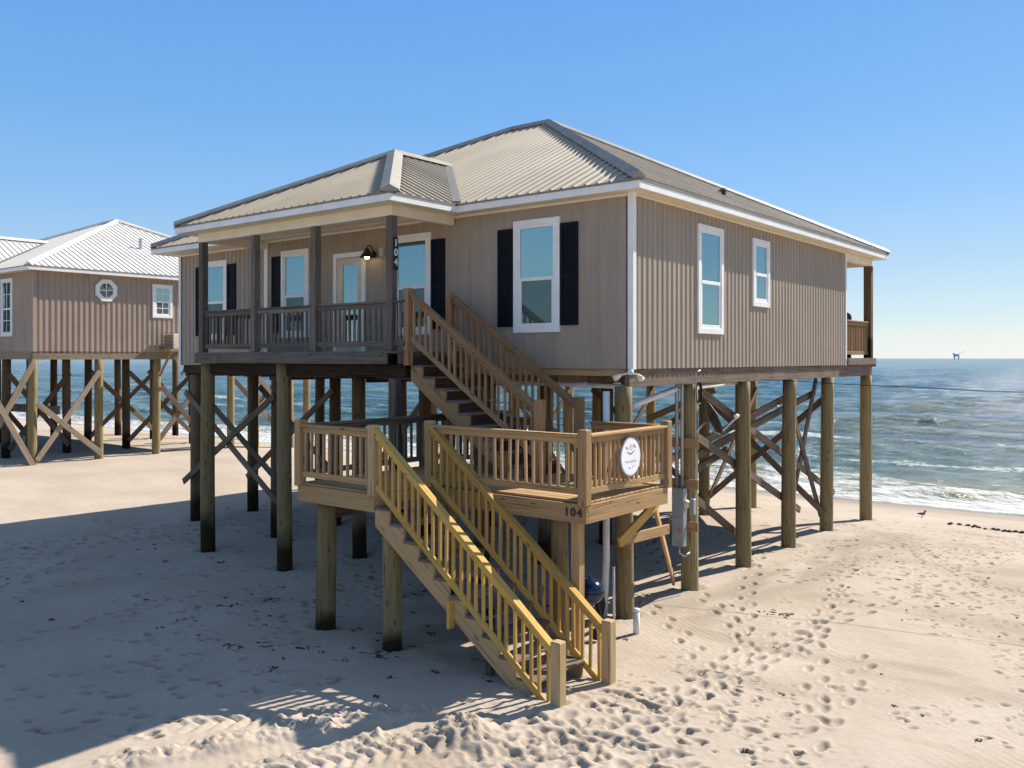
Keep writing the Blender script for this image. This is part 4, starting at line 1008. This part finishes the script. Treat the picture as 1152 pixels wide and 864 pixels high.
# breakers close in
by = 3.6 + .9 * (fbm(SX * .15, SX * 0, 2, 79) - .5) * 2
br = np.exp(-((dep - by) / .55) ** 2) * sstep(.38, .6, fbm(SX * .12 + 4.3, SX * 0 + 1, 2, 80)) + .0
bx = np.exp(-((SX - 4.6) / 3.2) ** 2); bx2 = np.exp(-((SX + .5) / 3.) ** 2)
br = np.maximum(br * .75, np.exp(-((dep - 3.0) / .6) ** 2) * np.maximum(bx, bx2 * .75))
rough_f = fbm(SX * 2.5, SY * 2.5, 3, 81)
h = h * fade + .55 * br * (.8 + .5 * (rough_f - .5))
z = SEA + h - .05 + .07 * (1 - sstep(0, 3, dep)) + .03 * (rough_f - .5) * (1 - sstep(2, 8, dep))
lace = fbm(SX * 1.1 + w2, SY * 1.9, 4, 82)
foam = (1 - sstep(2.0, 6.5 + 10 * sstep(3, -8, SX), dep + 10. * (lace - .5))) * sstep(-1.2, -.4, dep)
foam = np.maximum(foam, sstep(.25, .6, br * np.where(bx2 > bx, .75, 1.25) ) * .95)
patch = sstep(.44, .57, fbm(SX * .045 + 2.2, SY * .10, 3, 84))
cap_ = sstep(.30, .46, h) * (1 - sstep(60, 120, SY)) * patch
mid = np.exp(-((SY - 64 - 3 * w2) / 7) ** 2) * sstep(2, 12, SX) * (1 - sstep(60, 90, SX)) * sstep(.43, .58, fbm(SX * .16, SY * .35, 4, 91))
foam = np.maximum(foam, mid * .95)
streak_ = np.exp(-((np.mod(dep + w2 * 1.5, 9) - 4.5) / 1.0) ** 2) * sstep(6, 10, dep) * (1 - sstep(30, 40, dep)) * sstep(.5, .66, fbm(SX * .14, SY * .2, 4, 92))
foam = np.maximum(foam, streak_ * .8)
foam = np.maximum(foam, cap_ * .85); foam = np.maximum(foam, .75 * patch * sstep(.56, .70, fbm(SX * .5, SY * .9, 4, 85)) * (1 - sstep(50, 95, SY)) * sstep(14, 24, dep))
nyv2, nxv2 = z.shape
me = bpy.data.meshes.new('sea'); idx = np.arange(nxv2 * nyv2).reshape(nyv2, nxv2)
q = np.stack([idx[:-1, :-1], idx[:-1, 1:], idx[1:, 1:], idx[1:, :-1]], -1).reshape(-1, 4)
fast_mesh(me, np.stack([SX, SY, z], -1).reshape(-1, 3).astype(np.float32), q)
at = me.attributes.new('foam', 'FLOAT', 'POINT'); at.data.foreach_set('value', foam.ravel().astype(np.float32))
at = me.attributes.new('shallow_crest', 'FLOAT', 'POINT'); at.data.foreach_set('value', np.maximum(1 - sstep(2, 42, dep), .85 * sstep(.04, .26, h) * (1 - sstep(70, 160, SY))).ravel().astype(np.float32))  # shallow-water tone, plus light through the crests painted as green
m, nt, b, _ = new_mat('sea_water')
tc = N(nt, 'TexCoord'); af = N(nt, 'Attribute'); af.attribute_name = 'foam'; ash = N(nt, 'Attribute'); ash.attribute_name = 'shallow_crest'
mp = N(nt, 'Mapping'); mp.inputs['Scale'].default_value = (.7, 1.2, 1); L(nt, tc.outputs['Object'], mp.inputs[0])
wn = N(nt, 'TexNoise'); wn.inputs['Scale'].default_value = 1.0; wn.inputs['Detail'].default_value = 7; wn.inputs['Roughness'].default_value = .62; L(nt, mp.outputs[0], wn.inputs[0])
fn = N(nt, 'TexNoise'); fn.inputs['Scale'].default_value = 3.2; fn.inputs['Detail'].default_value = 8; fn.inputs['Roughness'].default_value = .72; L(nt, mp.outputs[0], fn.inputs[0])
sub = N(nt, 'Math', operation='MULTIPLY_ADD'); L(nt, fn.outputs['Fac'], sub.inputs[0]); sub.inputs[1].default_value = 1.7; sub.inputs[2].default_value = -1.35
ad2 = N(nt, 'Math', operation='MULTIPLY_ADD'); L(nt, af.outputs['Fac'], ad2.inputs[0]); ad2.inputs[1].default_value = 1.15; L(nt, sub.outputs[0], ad2.inputs[2])
fr = ramp(nt, ad2.outputs[0], [(.24, (0, 0, 0)), (.72, (1, 1, 1))])
pn = N(nt, 'TexNoise'); pn.inputs['Scale'].default_value = .06; pn.inputs['Detail'].default_value = 4; L(nt, tc.outputs['Object'], pn.inputs[0])
deep = ramp(nt, pn.outputs['Fac'], [(.35, (.007, .048, .080)), (.65, (.013, .066, .092))])
shr = ramp(nt, ash.outputs['Fac'], [(.0, (.0, .0, .0)), (.9, (1, 1, 1))]); olr = ramp(nt, ash.outputs['Fac'], [(.93, (0, 0, 0)), (1., (1, 1, 1))])
wc = mixc(nt, shr.outputs[0], deep.outputs[0], (.062, .105, .080)); wc = mixc(nt, olr.outputs[0], wc, (.19, .18, .09))
L(nt, mixc(nt, fr.outputs[0], wc, (.54, .55, .54)), b.inputs['Base Color'])
rr = N(nt, 'MapRange'); L(nt, fr.outputs[0], rr.inputs[0]); rr.inputs[3].default_value = .12; rr.inputs[4].default_value = .8; L(nt, rr.outputs[0], b.inputs['Roughness'])
b.inputs['IOR'].default_value = 1.33; b.inputs['Specular IOR Level'].default_value = .33
wm = N(nt, 'Mapping'); wm.inputs['Scale'].default_value = (.07, .16, 1); L(nt, tc.outputs['Object'], wm.inputs[0])
wl = N(nt, 'TexNoise'); wl.inputs['Scale'].default_value = 1.; wl.inputs['Detail'].default_value = 5; L(nt, wm.outputs[0], wl.inputs[0])
nb0 = bump(nt, wl.outputs['Fac'], b, .45, 2.0)
bump(nt, wn.outputs['Fac'], b, 1., .5, nb0)
me.materials.append(m); wo = bpy.data.objects.new('sea', me); link(wo, None, Matrix.Identity(4)); tag(wo, kind='structure')

# ------------------------------------------------------------------ LIGHT, SKY, CAMERA
sd = Vector((.30, 1.20, 1.0)).normalized()
elev = math.asin(sd.z); az = math.atan2(sd.x, sd.y)
sun = bpy.data.lights.new('sun', 'SUN'); sun.energy = 5.0; sun.angle = R_(.5); sun.color = (1, .93, .82)
su = bpy.data.objects.new('sun', sun); COL.objects.link(su); su.rotation_euler = sd.to_track_quat('Z', 'Y').to_euler()
w = bpy.data.worlds.new('World'); sc.world = w; w.use_nodes = True
nt = w.node_tree; nt.nodes.clear()
out = nt.nodes.new('ShaderNodeOutputWorld'); bg = nt.nodes.new('ShaderNodeBackground')
sky = nt.nodes.new('ShaderNodeTexSky'); sky.sky_type = 'NISHITA'; sky.sun_disc = False; sky.sun_elevation = elev; sky.sun_rotation = az
sky.altitude = 10; sky.air_density = 1.0; sky.dust_density = .4; sky.ozone_density = 3.
# clear blue air paling to a milky sea horizon, with a few faint low clouds
tcw = N(nt, 'TexCoord'); sw = N(nt, 'SeparateXYZ'); L(nt, tcw.outputs['Generated'], sw.inputs[0])
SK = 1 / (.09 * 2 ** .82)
gr = ramp(nt, sw.outputs[2], [(p, tuple(c * .5 for c in col)) for p, col in ((0, (.74, .80, .80)), (.045, (.53, .69, .79)), (.10, (.37, .58, .80)), (.17, (.245, .49, .84)), (.26, (.165, .41, .82)), (.40, (.115, .34, .78)), (.6, (.18, .36, .68)), (1, (.27, .38, .58)))])  # unseen upper stops brightened and greyed as added fill for the shade
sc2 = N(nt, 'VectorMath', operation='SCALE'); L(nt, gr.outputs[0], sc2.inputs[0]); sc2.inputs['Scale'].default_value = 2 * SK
mpw = N(nt, 'Mapping'); mpw.inputs['Scale'].default_value = (7, 7, 34); L(nt, tcw.outputs['Generated'], mpw.inputs[0])
cw = N(nt, 'TexNoise'); cw.inputs['Scale'].default_value = 1.; cw.inputs['Detail'].default_value = 5; L(nt, mpw.outputs[0], cw.inputs[0])
cr = ramp(nt, cw.outputs['Fac'], [(.46, (0, 0, 0)), (.62, (1, 1, 1))]); lo = ramp(nt, sw.outputs[2], [(.0, (.25, .25, .25)), (.025, (.22, .22, .22)), (.05, (0, 0, 0))])
cm = mixc(nt, 1., cr.outputs[0], lo.outputs[0], 'MULTIPLY')
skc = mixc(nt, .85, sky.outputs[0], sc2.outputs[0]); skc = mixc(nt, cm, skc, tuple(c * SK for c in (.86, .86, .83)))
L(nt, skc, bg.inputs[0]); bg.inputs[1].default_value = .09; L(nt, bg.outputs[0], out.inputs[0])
cam = bpy.data.cameras.new('camera'); co_ = bpy.data.objects.new('camera', cam); COL.objects.link(co_); sc.camera = co_
cam.sensor_width = 36; cam.lens = 36 * 1005 / 1152; cam.shift_y = -29 / 1152; cam.clip_end = 60000; cam.clip_start = .1
co_.location = (7.32, -12.2, 4.07); co_.rotation_euler = (R_(90), 0, math.atan(804 / 1005))
sc.view_settings.view_transform = 'Standard'; sc.view_settings.look = 'None'; sc.view_settings.gamma = 1; sc.view_settings.exposure = 0.9; sc.view_settings.use_curve_mapping = False
